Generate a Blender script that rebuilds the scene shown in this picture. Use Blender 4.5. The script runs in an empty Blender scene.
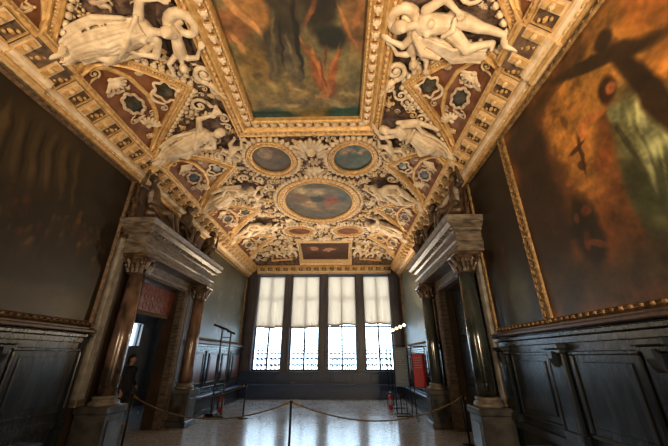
import bpy, math, random
import numpy as np
from mathutils import Vector, Matrix
rnd = random.Random(7)
C = bpy.context.scene.collection
PI = math.pi
XL, XR, YE, YB = -4.8, 3.05, 15.68, -3.6      # room: left wall, right wall, window wall, back wall
ZC, RISE = 6.05, 0.70                          # top of cornice, rise of the coved ceiling
CAMH = 1.7

# ------------------------------------------------------------------ materials
def srgb(c):
    return [((x/12.92) if x <= .04045 else ((x+.055)/1.055)**2.4) for x in c]
def mat(name, col, rough=.6, metal=0., col2=None, scale=6., detail=4., bump=0., bscale=None, spec=.5, stretch=(1,1,1), coat=0., lo=.35, hi=.65):
    m = bpy.data.materials.new(name); m.use_nodes = True
    nt = m.node_tree; b = nt.nodes['Principled BSDF']
    b.inputs['Roughness'].default_value = rough; b.inputs['Metallic'].default_value = metal
    b.inputs['Specular IOR Level'].default_value = spec
    if coat: b.inputs['Coat Weight'].default_value = coat; b.inputs['Coat Roughness'].default_value = .15
    b.inputs['Base Color'].default_value = (*col, 1)
    if col2 or bump:
        tc = nt.nodes.new('ShaderNodeTexCoord'); mp = nt.nodes.new('ShaderNodeMapping')
        mp.inputs['Scale'].default_value = stretch
        nt.links.new(tc.outputs['Object'], mp.inputs['Vector'])
    if col2:
        n = nt.nodes.new('ShaderNodeTexNoise'); n.inputs['Scale'].default_value = scale; n.inputs['Detail'].default_value = detail
        nt.links.new(mp.outputs[0], n.inputs['Vector'])
        r = nt.nodes.new('ShaderNodeValToRGB'); r.color_ramp.elements[0].position = lo; r.color_ramp.elements[1].position = hi
        r.color_ramp.elements[0].color = (*col, 1); r.color_ramp.elements[1].color = (*col2, 1)
        nt.links.new(n.outputs['Fac'], r.inputs[0]); nt.links.new(r.outputs[0], b.inputs['Base Color'])
    if bump:
        n2 = nt.nodes.new('ShaderNodeTexNoise'); n2.inputs['Scale'].default_value = bscale or scale*3; n2.inputs['Detail'].default_value = 5
        nt.links.new(mp.outputs[0], n2.inputs['Vector'])
        bp = nt.nodes.new('ShaderNodeBump'); bp.inputs['Strength'].default_value = bump; bp.inputs['Distance'].default_value = .03
        nt.links.new(n2.outputs['Fac'], bp.inputs['Height']); nt.links.new(bp.outputs[0], b.inputs['Normal'])
    return m
M = {}
M['gold'] = mat('gilding', (.44,.25,.085), .5, .35, (.64,.43,.19), 9, bump=.25, bscale=40)
M['palegold'] = mat('pale_gilding', (.50,.34,.17), .55, .15, (.68,.51,.31), 12, bump=.3, bscale=50)
M['stucco'] = mat('cream_stucco', (.48,.37,.25), .55, 0, (.72,.60,.45), 5, bump=.2, bscale=30)
M['stucco2'] = mat('aged_stucco', (.34,.25,.17), .6, 0, (.60,.48,.35), 11, bump=.3, bscale=45)
M['ground'] = mat('shade_darkened_umber', (.030,.016,.012), .7, 0, (.15,.092,.068), 7, 8, bump=.9, bscale=14)  # umber darkened to stand for deep shade between the stucco reliefs
M['redpanel'] = mat('red_ochre_panel', (.10,.034,.014), .55, 0, (.20,.080,.032), 5, 6)
M['darkhole'] = mat('dark_painted_oval', (.016,.016,.012), .4, 0, (.07,.06,.035), 8)
M['browncove'] = mat('painted_coffer', (.05,.03,.02), .6, 0, (.15,.09,.05), 10)
M['wood'] = mat('dark_panelling', (.006,.009,.015), .24, 0, (.022,.028,.036), 2, 6, stretch=(1,6,.6), bump=.1, bscale=12)
M['wood_glare'] = mat('glare_tinted_wood', (.012,.034,.10), .34, 0, (.026,.058,.14), 3, 6, stretch=(.6,1,6))  # dark wood; blue veiling glare from the windows is put into its colour
M['redwood'] = mat('reddish_panel_wood', (.07,.026,.022), .3, 0, (.15,.06,.05), 3, 6, stretch=(1,5,.5))
M['pier'] = mat('walnut_pier', (.034,.040,.068), .36, 0, (.080,.074,.090), 4, 6, stretch=(4,1,.5))
M['wall'] = mat('dark_wall', (.030,.018,.012), .55, 0, (.065,.040,.025), 2, 6)
M['frame'] = mat('dull_gilt_moulding', (.13,.075,.028), .42, .3, (.32,.20,.085), 14, bump=.4, bscale=60)
M['ledge'] = mat('red_brown_ledge', (.030,.018,.013), .4, .1, (.10,.05,.03), 12)
M['stone'] = mat('grey_brown_stone', (.045,.034,.027), .42, 0, (.17,.135,.105), 5, 7, stretch=(1,1,4), bump=.25, bscale=18)
M['stonelt'] = mat('pale_worn_stone', (.05,.047,.042), .42, 0, (.17,.15,.125), 6, 7, stretch=(1,1,3), bump=.25, bscale=18)
M['brownmarble'] = mat('brown_veined_marble', (.022,.015,.012), .2, 0, (.17,.105,.08), 3.2, 8, stretch=(1,1,.5), lo=.42, hi=.66)
M['blackmarble'] = mat('black_green_marble', (.008,.010,.010), .14, 0, (.04,.05,.05), 3, 8, stretch=(1,1,.5))
M['bronze'] = mat('weathered_bronze_brown_stone', (.022,.014,.010), .4, .1, (.10,.058,.032), 6, bump=.3)
M['metal'] = mat('black_metal', (.012,.012,.014), .35, .6)
M['brass'] = mat('brass', (.45,.30,.10), .3, .9)
M['rope'] = mat('tan_rope', (.045,.032,.02), .7, 0, (.16,.11,.06), 40)
M['red'] = mat('red_enamel', (.42,.015,.02), .3)
M['redboard'] = mat('crimson_board', (.36,.012,.028), .5)
M['greyboard'] = mat('slate_grey_board', (.09,.135,.20), .5)
M['printwhite'] = mat('white_print', (.24,.28,.33), .6)
M['coat'] = mat('dark_navy_coat', (.012,.014,.022), .8)
M['skin'] = mat('skin', (.42,.24,.17), .5)
M['hair'] = mat('dark_hair', (.025,.018,.014), .6)
M['leather'] = mat('embossed_red_leather', (.10,.018,.018), .35, 0, (.20,.05,.04), 9)
M['plaster'] = mat('grey_plaster', (.22,.20,.18), .8, 0, (.30,.28,.26), 2)
M['winframe'] = mat('glare_tinted_window_frame', (.020,.030,.052), .4)  # bluish window haze is mixed into the frame colour

def floor_mat():
    m = bpy.data.materials.new('polished_terrazzo'); m.use_nodes = True; nt = m.node_tree; b = nt.nodes['Principled BSDF']
    tc = nt.nodes.new('ShaderNodeTexCoord')
    v = nt.nodes.new('ShaderNodeTexVoronoi'); v.inputs['Scale'].default_value = 38
    n = nt.nodes.new('ShaderNodeTexNoise'); n.inputs['Scale'].default_value = 1.1; n.inputs['Detail'].default_value = 6
    nt.links.new(tc.outputs['Object'], v.inputs['Vector']); nt.links.new(tc.outputs['Object'], n.inputs['Vector'])
    r = nt.nodes.new('ShaderNodeValToRGB'); e = r.color_ramp.elements
    e[0].color = (.18,.16,.15,1); e[1].color = (.52,.54,.55,1); e.new(.5).color = (.34,.34,.345,1)
    nt.links.new(v.outputs['Color'], r.inputs[0])
    mx = nt.nodes.new('ShaderNodeMixRGB'); mx.blend_type = 'MULTIPLY'; mx.inputs[0].default_value = .5
    r2 = nt.nodes.new('ShaderNodeValToRGB'); r2.color_ramp.elements[0].position = .3; r2.color_ramp.elements[1].position = .7
    r2.color_ramp.elements[0].color = (.7,.7,.72,1); r2.color_ramp.elements[1].color = (1,1,1,1)
    nt.links.new(n.outputs['Fac'], r2.inputs[0]); nt.links.new(r.outputs[0], mx.inputs[1]); nt.links.new(r2.outputs[0], mx.inputs[2])
    nt.links.new(mx.outputs[0], b.inputs['Base Color'])
    mr = nt.nodes.new('ShaderNodeMapRange'); mr.inputs[3].default_value = .13; mr.inputs[4].default_value = .27
    nt.links.new(n.outputs['Fac'], mr.inputs[0]); nt.links.new(mr.outputs[0], b.inputs['Roughness'])
    b.inputs['Specular IOR Level'].default_value = .75
    return m
M['floor'] = floor_mat()

def paint_mat(rough, coat=0.):
    m = bpy.data.materials.new('oil_paint'); m.use_nodes = True; nt = m.node_tree; b = nt.nodes['Principled BSDF']
    a = nt.nodes.new('ShaderNodeVertexColor'); a.layer_name = 'Col'; nt.links.new(a.outputs[0], b.inputs['Base Color'])
    b.inputs['Roughness'].default_value = rough
    tc = nt.nodes.new('ShaderNodeTexCoord'); n2 = nt.nodes.new('ShaderNodeTexNoise'); n2.inputs['Scale'].default_value = 14; n2.inputs['Detail'].default_value = 6
    nt.links.new(tc.outputs['Object'], n2.inputs['Vector'])
    bp = nt.nodes.new('ShaderNodeBump'); bp.inputs['Strength'].default_value = .12; bp.inputs['Distance'].default_value = .02
    nt.links.new(n2.outputs['Fac'], bp.inputs['Height']); nt.links.new(bp.outputs[0], b.inputs['Normal'])
    return m
M['darkstone'] = mat('dark_polished_stone', (.018,.019,.023), .3, 0, (.075,.072,.072), 5, 7, bump=.2, bscale=18)
M['fluting'] = mat('grey_fluted_stone', (.16,.15,.135), .35, 0, (.30,.28,.25), 6, 7, bump=.2, bscale=18)
M['leftframe'] = mat('worn_brown_moulding', (.05,.03,.016), .45, .1, (.15,.09,.05), 14, bump=.4, bscale=60)
M['paint'] = paint_mat(.45)
M['fresco'] = paint_mat(.6)

def glass_mat():
    m = bpy.data.materials.new('pale_window_glass'); m.use_nodes = True; nt = m.node_tree
    for n in list(nt.nodes):
        if n.type != 'OUTPUT_MATERIAL': nt.nodes.remove(n)
    out = nt.nodes['Material Output']
    t = nt.nodes.new('ShaderNodeBsdfTransparent'); t.inputs[0].default_value = (.93,.97,1,1)
    g = nt.nodes.new('ShaderNodeBsdfGlossy'); g.inputs['Roughness'].default_value = .05
    mx = nt.nodes.new('ShaderNodeMixShader'); mx.inputs[0].default_value = .06
    nt.links.new(t.outputs[0], mx.inputs[1]); nt.links.new(g.outputs[0], mx.inputs[2]); nt.links.new(mx.outputs[0], out.inputs[0])
    return m
M['glass'] = glass_mat()
def blind_mat():
    m = bpy.data.materials.new('cream_blind_cloth'); m.use_nodes = True; nt = m.node_tree
    for n in list(nt.nodes):
        if n.type != 'OUTPUT_MATERIAL': nt.nodes.remove(n)
    out = nt.nodes['Material Output']
    t = nt.nodes.new('ShaderNodeBsdfTranslucent'); t.inputs[0].default_value = (.70,.57,.455,1)
    d = nt.nodes.new('ShaderNodeBsdfDiffuse'); d.inputs[0].default_value = (.55,.50,.42,1)
    tr = nt.nodes.new('ShaderNodeBsdfTransparent'); tr.inputs[0].default_value = (.56,.475,.39,1)
    mx = nt.nodes.new('ShaderNodeMixShader'); mx.inputs[0].default_value = .45
    mx2 = nt.nodes.new('ShaderNodeMixShader'); mx2.inputs[0].default_value = .20
    nt.links.new(t.outputs[0], mx.inputs[1]); nt.links.new(d.outputs[0], mx.inputs[2])
    nt.links.new(mx.outputs[0], mx2.inputs[1]); nt.links.new(tr.outputs[0], mx2.inputs[2]); nt.links.new(mx2.outputs[0], out.inputs[0])
    return m
M['blind'] = blind_mat()
def emis(name, col, s):
    m = bpy.data.materials.new(name); m.use_nodes = True; b = m.node_tree.nodes['Principled BSDF']
    b.inputs['Emission Color'].default_value = (*col, 1); b.inputs['Emission Strength'].default_value = s
    return m
M['bulb'] = emis('lit_bulb', (1,.78,.45), 14)

# ------------------------------------------------------------------ mesh builder
ORG = {}
class MB:
    def __init__(s): s.v = []; s.f = []; s.m = []; s.cur = 0
    def add(s, vs, fs):
        b = len(s.v); s.v.extend([tuple(p) for p in vs]); s.f.extend([tuple(b+i for i in f) for f in fs]); s.m.extend([s.cur]*len(fs)); return s
    def box(s, x0, y0, z0, x1, y1, z1, b=0.):
        if b <= 0:
            vs = [(x,y,z) for z in (z0,z1) for y in (y0,y1) for x in (x0,x1)]
            return s.add(vs, [(0,2,3,1),(4,5,7,6),(0,1,5,4),(2,6,7,3),(0,4,6,2),(1,3,7,5)])
        if x1 < x0: x0, x1 = x1, x0
        if y1 < y0: y0, y1 = y1, y0
        if z1 < z0: z0, z1 = z1, z0
        b = min(b, (x1-x0)/2.01, (y1-y0)/2.01, (z1-z0)/2.01)
        rings = []
        for z, i in ((z0,b),(z0+b,0),(z1-b,0),(z1,b)):
            X0,X1,Y0,Y1 = x0+i,x1-i,y0+i,y1-i; c = b if i == 0 else b*.4
            rings.append([(X0+c,Y0,z),(X1-c,Y0,z),(X1,Y0+c,z),(X1,Y1-c,z),(X1-c,Y1,z),(X0+c,Y1,z),(X0,Y1-c,z),(X0,Y0+c,z)])
        return s.loft(rings, True)
    def loft(s, rings, cap=True, closed=True):
        n = len(rings[0]); b = [p for r in rings for p in r]; fs = []
        for i in range(len(rings)-1):
            for j in range(n if closed else n-1):
                k = (j+1) % n; fs.append((i*n+j, i*n+k, (i+1)*n+k, (i+1)*n+j))
        if cap: fs.append(tuple(range(n-1,-1,-1))); fs.append(tuple((len(rings)-1)*n+j for j in range(n)))
        return s.add(b, fs)
    def tube(s, pts, rad, n=6, cap=True, flat=1.):
        pts = [Vector(p) for p in pts]; m = len(pts)
        if not hasattr(rad, '__len__'): rad = [rad]*m
        rings = []; up = None
        for i, p in enumerate(pts):
            t = (pts[min(i+1,m-1)] - pts[max(i-1,0)])
            if t.length < 1e-9: t = Vector((0,0,1))
            t.normalize()
            if up is None: up = Vector((0,0,1)) if abs(t.z) < .9 else Vector((1,0,0))
            a = t.cross(up)
            if a.length < 1e-6: a = t.cross(Vector((1,0,0)))
            a.normalize(); b = a.cross(t); up = b
            rings.append([tuple(p + a*math.cos(2*PI*j/n)*rad[i] + b*math.sin(2*PI*j/n)*rad[i]*flat) for j in range(n)])
        return s.loft(rings, cap)
    def ell(s, c, r, n=8, m=5, rot=0.):
        rx, ry, rz = r if hasattr(r,'__len__') else (r,r,r); cr, sr = math.cos(rot), math.sin(rot)
        def P(x,y,z): return (c[0]+x*cr-y*sr, c[1]+x*sr+y*cr, c[2]+z)
        vs = [P(0,0,-rz)]
        for i in range(1,m):
            ph = -PI/2+PI*i/m
            for j in range(n): vs.append(P(rx*math.cos(ph)*math.cos(2*PI*j/n), ry*math.cos(ph)*math.sin(2*PI*j/n), rz*math.sin(ph)))
        vs.append(P(0,0,rz)); L = len(vs)-1; fs = []
        for j in range(n): fs.append((0, 1+(j+1)%n, 1+j)); fs.append((L, 1+(m-2)*n+j, 1+(m-2)*n+(j+1)%n))
        for i in range(m-2):
            for j in range(n): k = (j+1)%n; fs.append((1+i*n+j, 1+i*n+k, 1+(i+1)*n+k, 1+(i+1)*n+j))
        return s.add(vs, fs)
    def lathe(s, prof, cx, cy, n=20, wob=None):
        rings = [[(cx+(r*(wob(j/n) if wob else 1))*math.cos(2*PI*j/n), cy+(r*(wob(j/n) if wob else 1))*math.sin(2*PI*j/n), z) for j in range(n)] for r, z in prof]
        return s.loft(rings, True)
    def prism(s, poly, h0, h1):
        return s.loft([[(x,y,h0) for x,y in poly],[(x,y,h1) for x,y in poly]], True)
    def sweep(s, path, prof, closed=False):
        """path: 2-D points; prof: (offset to the left, height)"""
        n = len(path); P = [Vector((p[0],p[1])) for p in path]; rings = []
        for i in range(n):
            a = P[i]-P[i-1] if (closed or i > 0) else P[1]-P[0]
            b = P[(i+1)%n]-P[i] if (closed or i < n-1) else P[-1]-P[-2]
            a.normalize(); b.normalize(); na = Vector((-a.y,a.x)); nb = Vector((-b.y,b.x)); m = na+nb
            if m.length < 1e-6: m = na
            m.normalize(); d = max(m.dot(na), .35); m = m/d
            rings.append([(P[i].x+m.x*o, P[i].y+m.y*o, h) for o, h in prof])
        if closed: rings.append(rings[0])
        return s.loft(rings, not closed, closed=True)
    def build(s, name, mats, parent=None, mp=None, smooth=False, loc=None, kind=None, flip=False):
        me = bpy.data.meshes.new(name)
        v = np.array(s.v, float)
        if mp is not None: v = mp(v)
        o = bpy.data.objects.new(name, me); C.objects.link(o)
        if parent is not None: org = ORG[parent.name]; o.parent = parent
        else:
            org = np.array(loc if loc is not None else [(v[:,0].min()+v[:,0].max())/2, (v[:,1].min()+v[:,1].max())/2, v[:,2].min()], float); o.location = org
        ORG[o.name] = org
        v = v - org
        me.from_pydata(v.tolist(), [], [f[::-1] for f in s.f] if flip else s.f)
        mats = mats if isinstance(mats, (list,tuple)) else [mats]
        for m_ in mats: me.materials.append(M[m_] if isinstance(m_, str) else m_)
        if len(mats) > 1: me.polygons.foreach_set('material_index', s.m)
        if smooth: me.polygons.foreach_set('use_smooth', [True]*len(me.polygons))
        me.update()
        if kind: o['kind'] = kind
        return o
def tag(o, label=None, cat=None, group=None, kind=None):
    if label: o['label'] = label
    if cat: o['category'] = cat
    if group: o['group'] = group
    if kind: o['kind'] = kind
    return o
def thing(name, loc, label, cat, group=None):
    o = bpy.data.objects.new(name, None); C.objects.link(o); o.location = loc; o.empty_display_size = .2
    ORG[o.name] = np.array(loc, float); return tag(o, label, cat, group)
def copy_tree(root, dx, label):
    r = root.copy(); C.objects.link(r); r.location = Vector(root.location)+Vector(dx); r['label'] = label
    ORG[r.name] = np.array(r.location)
    for ch in list(root.children):
        c = ch.copy(); C.objects.link(c); c.parent = r
        for g in list(ch.children):
            d = g.copy(); C.objects.link(d); d.parent = c
    return r

# ------------------------------------------------------------------ sculpting: union of capsules and ellipsoids, voxel-remeshed
def sculpt(prims, voxel=.016, smooth=3):
    b = MB()
    for p in prims:
        if p[0] == 'c':
            _, a, e, r0, r1 = p; a = Vector(a); e = Vector(e); L = (e-a).length; d = (e-a).normalized() if L > 1e-6 else Vector((0,0,1))
            pts = [a-d*r0*.95, a-d*r0*.7, a-d*r0*.3, a, e, e+d*r1*.3, e+d*r1*.7, e+d*r1*.95]
            b.tube(pts, [r0*.3,r0*.72,r0*.95,r0,r1,r1*.95,r1*.72,r1*.3], 10)
        else:
            _, c, r = p[:3]; b.ell(c, r, 12, 8, p[3] if len(p) > 3 else 0.)
    me = bpy.data.meshes.new('tmp'); me.from_pydata(b.v, [], b.f); o = bpy.data.objects.new('tmp', me); C.objects.link(o)
    m = o.modifiers.new('r', 'REMESH'); m.mode = 'VOXEL'; m.voxel_size = voxel
    if smooth: q = o.modifiers.new('s', 'SMOOTH'); q.factor = .5; q.iterations = smooth
    dg = bpy.context.evaluated_depsgraph_get(); dg.update(); ev = o.evaluated_get(dg); m2 = ev.to_mesh()
    v = np.zeros(len(m2.vertices)*3); m2.vertices.foreach_get('co', v); v = v.reshape(-1,3)
    f = [tuple(p.vertices) for p in m2.polygons]
    ev.to_mesh_clear(); bpy.data.objects.remove(o); bpy.data.meshes.remove(me)
    return v, f
def from_vf(vf):
    b = MB(); b.v = vf[0].tolist(); b.f = list(vf[1]); b.m = [0]*len(b.f); return b
def hand(w, d, side, r=.013, L=.055, spread=.012, curl=(0,0,-.02)):
    """palm and five unequal bent fingers at wrist w, pointing along d; side = thumb side direction"""
    w = Vector(w); d = Vector(d).normalized(); s_ = Vector(side).normalized(); cu = Vector(curl)
    out = [('c', w, w+d*.06, .026, .034), ('c', w+d*.03-s_*.012, w+d*.07-s_*.02, .024, .024)]
    for i, ln in enumerate((.95,1.1,1.0,.78)):
        b0 = w+d*.075+s_*(.033-.022*i); k = b0+d*L*ln+s_*(spread*(1.5-i)*.4)+cu*.5; e = k+d*L*.7*ln+cu*1.4
        out += [('c', b0, k, r, r*.95), ('c', k, e, r*.92, r*.8)]
    t0 = w+d*.025+s_*.028; t1 = t0+d*.035+s_*.035+cu*.4; out += [('c', t0, t1, r*1.25, r), ('c', t1, t1+d*.04+s_*.006+cu*.5, r, r*.85)]
    return out

# ------------------------------------------------------------------ the vault surface
def S(x, y):
    x = np.asarray(x, float); y = np.asarray(y, float)
    g = lambda t: 1-(1-np.clip(t,0,1))**2
    tx = np.minimum((x-(XL+.40))/2.3, ((XR-.40)-x)/2.15); te = ((YE-.35)-y)/2.2
    return ZC + RISE*np.sqrt(np.maximum(g(tx)*g(te), 0))
def onvault(x, y, h):
    e = .02; z = S(x,y); dx = np.clip((S(x+e,y)-S(x-e,y))/(2*e), -2.2, 2.2); dy = np.clip((S(x,y+e)-S(x,y-e))/(2*e), -2.2, 2.2)
    n = np.stack([dx, dy, -np.ones_like(dx)], 1); n /= np.linalg.norm(n, axis=1)[:,None]
    return np.stack([x,y,z],1)+n*h[:,None]
def vmap(x0, y0, ang=0., mir=1, sc=1.):
    """local (u,v,h) -> on the vault at x0,y0; mir=-1 mirrors in x"""
    ca, sa = math.cos(ang), math.sin(ang)
    def f(v):
        u, w, h = v[:,0]*sc, v[:,1]*sc, v[:,2]*sc
        return onvault(x0+mir*(u*ca-w*sa), y0+u*sa+w*ca, h)
    return f
def smap(side):     # (s,y,h): s measured from the edge of the cove on the given side
    def f(v):
        return onvault(XL+.40+v[:,0] if side < 0 else XR-.40-v[:,0]*.95, v[:,1], v[:,2])
    return f
def vpt(x, y, h=0.): return tuple(onvault(np.array([x]), np.array([y]), np.array([float(h)]))[0])

# ------------------------------------------------------------------ painting colour fields
def vnoise(x, y, seed, sc):
    r = np.random.RandomState(seed); G = r.rand(64,64)
    X = x*sc; Y = y*sc; xi = np.floor(X).astype(int); yi = np.floor(Y).astype(int); fx = X-xi; fy = Y-yi
    fx = fx*fx*(3-2*fx); fy = fy*fy*(3-2*fy); g = lambda a,b: G[a%64,b%64]
    return (g(xi,yi)*(1-fx)+g(xi+1,yi)*fx)*(1-fy)+(g(xi,yi+1)*(1-fx)+g(xi+1,yi+1)*fx)*fy
def field(x, y, bg, strokes, seed, warp=.05, grain=.25, ws=5, tint=(1,1,1)):
    """x,y in picture widths; strokes (x,y,rx,ry,angle,colour,alpha)"""
    wx = x+warp*2*(vnoise(x,y,seed,ws)-.5)+warp*(vnoise(x,y,seed+1,ws*3)-.5); wy = y+warp*2*(vnoise(x,y,seed+2,ws)-.5)+warp*(vnoise(x,y,seed+3,ws*3)-.5)
    c = np.zeros((len(x),3))+np.array(bg)
    f = .5*vnoise(x,y,seed+4,ws*1.5)+.3*vnoise(x,y,seed+5,ws*4)+.2*vnoise(x,y,seed+6,ws*10)
    for (cx,cy,rx,ry,an,col,al) in strokes:
        a = math.radians(an); dx = wx-cx; dy = wy-cy; u = (dx*math.cos(a)+dy*math.sin(a))/rx; v = (-dx*math.sin(a)+dy*math.cos(a))/ry
        d = np.sqrt(u*u+v*v); w = np.clip((1.15-d)/.45,0,1)*al; w = w[:,None]
        c = c*(1-w)+np.array(col)*w
    c = c*(1+grain*2*(f-.5))[:,None]
    return np.clip(c*np.array(tint), .002, 1)
def setcol(o, cols):
    at = o.data.color_attributes.new('Col', 'FLOAT_COLOR', 'POINT')
    lin = np.where(cols <= .04045, cols/12.92, ((cols+.055)/1.055)**2.4)
    at.data.foreach_set('color', np.concatenate([lin, np.ones((len(lin),1))],1).ravel())
def canvas_rect(name, W, H, nx, ny, place, bg, strokes, seed, parent, matn='paint', metres=False, **kw):
    """place(u,v,h) maps metres in the picture plane to the world"""
    u, v = np.meshgrid(np.linspace(0,W,nx), np.linspace(0,H,ny)); u = u.ravel(); v = v.ravel()
    b = MB(); b.v = np.stack([u,v,np.zeros_like(u)],1).tolist()
    b.f = [(j*nx+i, j*nx+i+1, (j+1)*nx+i+1, (j+1)*nx+i) for j in range(ny-1) for i in range(nx-1)]; b.m = [0]*len(b.f)
    o = b.build(name, matn, parent, place, True)
    q = 1. if metres else W
    setcol(o, field(u/q, v/q, bg, strokes, seed, **kw)); return o
def canvas_oval(name, rx, ry, place, bg, strokes, seed, parent, n=64, m=30, **kw):
    vs = [(0,0,0)]; 
    for i in range(1,m+1):
        for j in range(n): vs.append((rx*i/m*math.cos(2*PI*j/n), ry*i/m*math.sin(2*PI*j/n), 0))
    fs = [(0,1+j,1+(j+1)%n) for j in range(n)]
    for i in range(m-1):
        for j in range(n): k=(j+1)%n; fs.append((1+i*n+j,1+(i+1)*n+j,1+(i+1)*n+k,1+i*n+k))
    b = MB(); b.v = vs; b.f = fs; b.m = [0]*len(fs); o = b.build(name, 'fresco', parent, place, True)
    a = np.array(vs); setcol(o, field(a[:,0]/(2*rx)+.5, a[:,1]/(2*rx)+.5*ry/rx, bg, strokes, seed, **kw)); return o

# ================================================================== ROOM SHELL
DY0, DY1, DZ = 6.98, 9.02, 3.45                 # the two facing doorways
WTOP = 6.0
b = MB(); b.box(XL-.3, YB-.3, -.2, XR+.3, YE+.4, 0); b.build('floor', 'floor', kind='structure')
def side_wall(name, xa, xb):
    b = MB(); b.box(xa,YB,0,xb,DY0,WTOP); b.box(xa,DY1,0,xb,YE+.4,WTOP); b.box(xa,DY0,DZ,xb,DY1,WTOP); b.build(name, 'wall', kind='structure')
side_wall('wall_left', XL-.3, XL); side_wall('wall_right', XR, XR+.3)
b = MB(); b.box(XL-.3,YB-.3,0,XR+.3,YB,WTOP+.9); b.build('wall_back', 'wall', kind='structure')
WIN = [(-4.25,-2.86),(-2.50,-1.06),(-.68,.77),(1.14,2.52)]; WZ0, WZ1 = 1.07, 5.62
b = MB(); xs = [XL-.3]+[q for w in WIN for q in w]+[XR+.3]
for i in range(0, len(xs), 2): b.box(xs[i],YE,0,xs[i+1],YE+.4,WTOP)
for a, c in WIN: b.box(a,YE,0,c,YE+.4,WZ0); b.box(a,YE,WZ1,c,YE+.4,WTOP)
b.build('wall_end', 'pier', kind='structure')

# vaulted ceiling: a thick shell
nx, ny = 61, 111
gx = np.linspace(XL+.2, XR-.2, nx); gy = np.linspace(YB-.2, YE-.1, ny); X, Y = np.meshgrid(gx, gy); X = X.ravel(); Y = Y.ravel(); Z = S(X,Y)
b = MB(); N = nx*ny
b.v = np.concatenate([np.stack([X,Y,Z],1), np.stack([X,Y,Z*0+7.2],1)]).tolist()
for j in range(ny-1):
    for i in range(nx-1):
        a = j*nx+i; b.f.append((a,a+nx,a+nx+1,a+1)); b.f.append((N+a,N+a+1,N+a+nx+1,N+a+nx))
for i in range(nx-1): b.f.append((i,i+1,N+i+1,N+i)); a=(ny-1)*nx+i; b.f.append((a+1,a,N+a,N+a+1))
for j in range(ny-1): a=j*nx; b.f.append((a+nx,a,N+a,N+a+nx)); a=j*nx+nx-1; b.f.append((a,a+nx,N+a+nx,N+a))
b.m = [0]*len(b.f); b.build('ceiling', 'ground', kind='structure')

# cornices: mouldings, coffers and modillions
PROF = [(0,5.50),(.05,5.50),(.07,5.56),(.05,5.58),(.09,5.60),(.11,5.61),(.14,5.65),(.15,5.70),(.17,5.71),(.41,5.92),(.43,5.92),(.46,5.96),(.44,6.0),(.47,6.03),(.40,6.10),(0,6.12)]
def cornice(name, length, place, brk=()):
    b = MB(); mt = [0,1,1,0,0,3,3,1,2,1,1,0,1,0,0]
    n = len(PROF)
    segs = []; t = 0.
    for a, c in sorted(brk): segs += [(t,a,0),(a,c,.07)]; t = c
    segs.append((t,length,0))
    for a, c, off in segs:
        r0 = [(p[0]+off if p[0] > 0 else 0, a, p[1]) for p in PROF]; r1 = [(p[0]+off if p[0] > 0 else 0, c, p[1]) for p in PROF]
        for i in range(n-1):
            b.cur = mt[i]; b.add([r0[i],r0[i+1],r1[i+1],r1[i]], [(0,1,2,3)])
        b.cur = 0; b.add(r0, [tuple(range(n))]); b.add(r1, [tuple(range(n-1,-1,-1))])
    step = .40; k = int(length/step)
    dx, dz = .24, .21; L = math.hypot(dx,dz); ux, uz = dx/L, dz/L
    def sof(q, o=0., off=0.): return (.17+off+ux*q+uz*o, 5.71+uz*q-ux*o)      # along the sloping soffit, o = out of it
    def plate(y0, y1, q0, q1, o0, o1, m, off):
        b.cur = m; A = [sof(q0,o0,off),sof(q1,o0,off),sof(q1,o1,off),sof(q0,o1,off)]
        b.loft([[(p[0],y0,p[1]) for p in A],[(p[0],y1,p[1]) for p in A]])
    for i in range(k):
        y0 = i*step+.02; off = .07 if any(a-.01 <= y0 <= c-.3 for a, c in brk) else 0
        plate(y0, y0+.15, .0, L, 0, .065, 0, off)                       # modillion
        plate(y0+.03, y0+.12, .03, L-.03, .065, .085, 1, off)
        c = sof(L*.5,.10,off); b.cur = 0; b.ell((c[0], y0+.075, c[1]), (.045,.06,.045), 6, 4)
        for (ya,yb,qa,qb) in ((.165,.18,0,L),(.37,.385,0,L),(.18,.37,0,.018),(.18,.37,L-.018,L)): plate(y0+ya-.02+.0, y0+yb-.02, qa, qb, 0, .035, 1, off)
        c = sof(L*.5,.03,off); b.cur = 1; b.ell((c[0], y0+.265, c[1]), (.035,.05,.035), 6, 4)
        for s_ in (-1,1): b.ell((c[0]+s_*.05, y0+.265+s_*.035, c[1]+s_*.044), (.025,.035,.025), 5, 4)
    b.cur = 1
    for i in range(int(length/.085)): b.ell((.455, i*.085+.04, 5.975), (.02,.032,.02), 5, 4)
    b.cur = 0
    for i in range(int(length/.11)): b.ell((.085, i*.11+.05, 5.585), (.02,.04,.02), 5, 4)
    return b.build(name, ['palegold','gold','browncove','stucco'], mp=place, kind='structure', loc=place(np.array([[0.,0,5.5]]))[0])
cornice('trim_1', YE-YB-.0, lambda v: np.stack([XL+v[:,0], YB+v[:,1], v[:,2]],1), [(2.85-YB,3.5-YB)])
cornice('trim_2', YE-YB-.0, lambda v: np.stack([XR-v[:,0], YB+v[:,1], v[:,2]],1), [(2.85-YB,3.5-YB)])
cornice('trim_3', XR-XL-.9, lambda v: np.stack([XL+.45+v[:,1], YE-v[:,0]*.8, 5.66+(v[:,2]-5.5)*.66],1))

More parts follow.
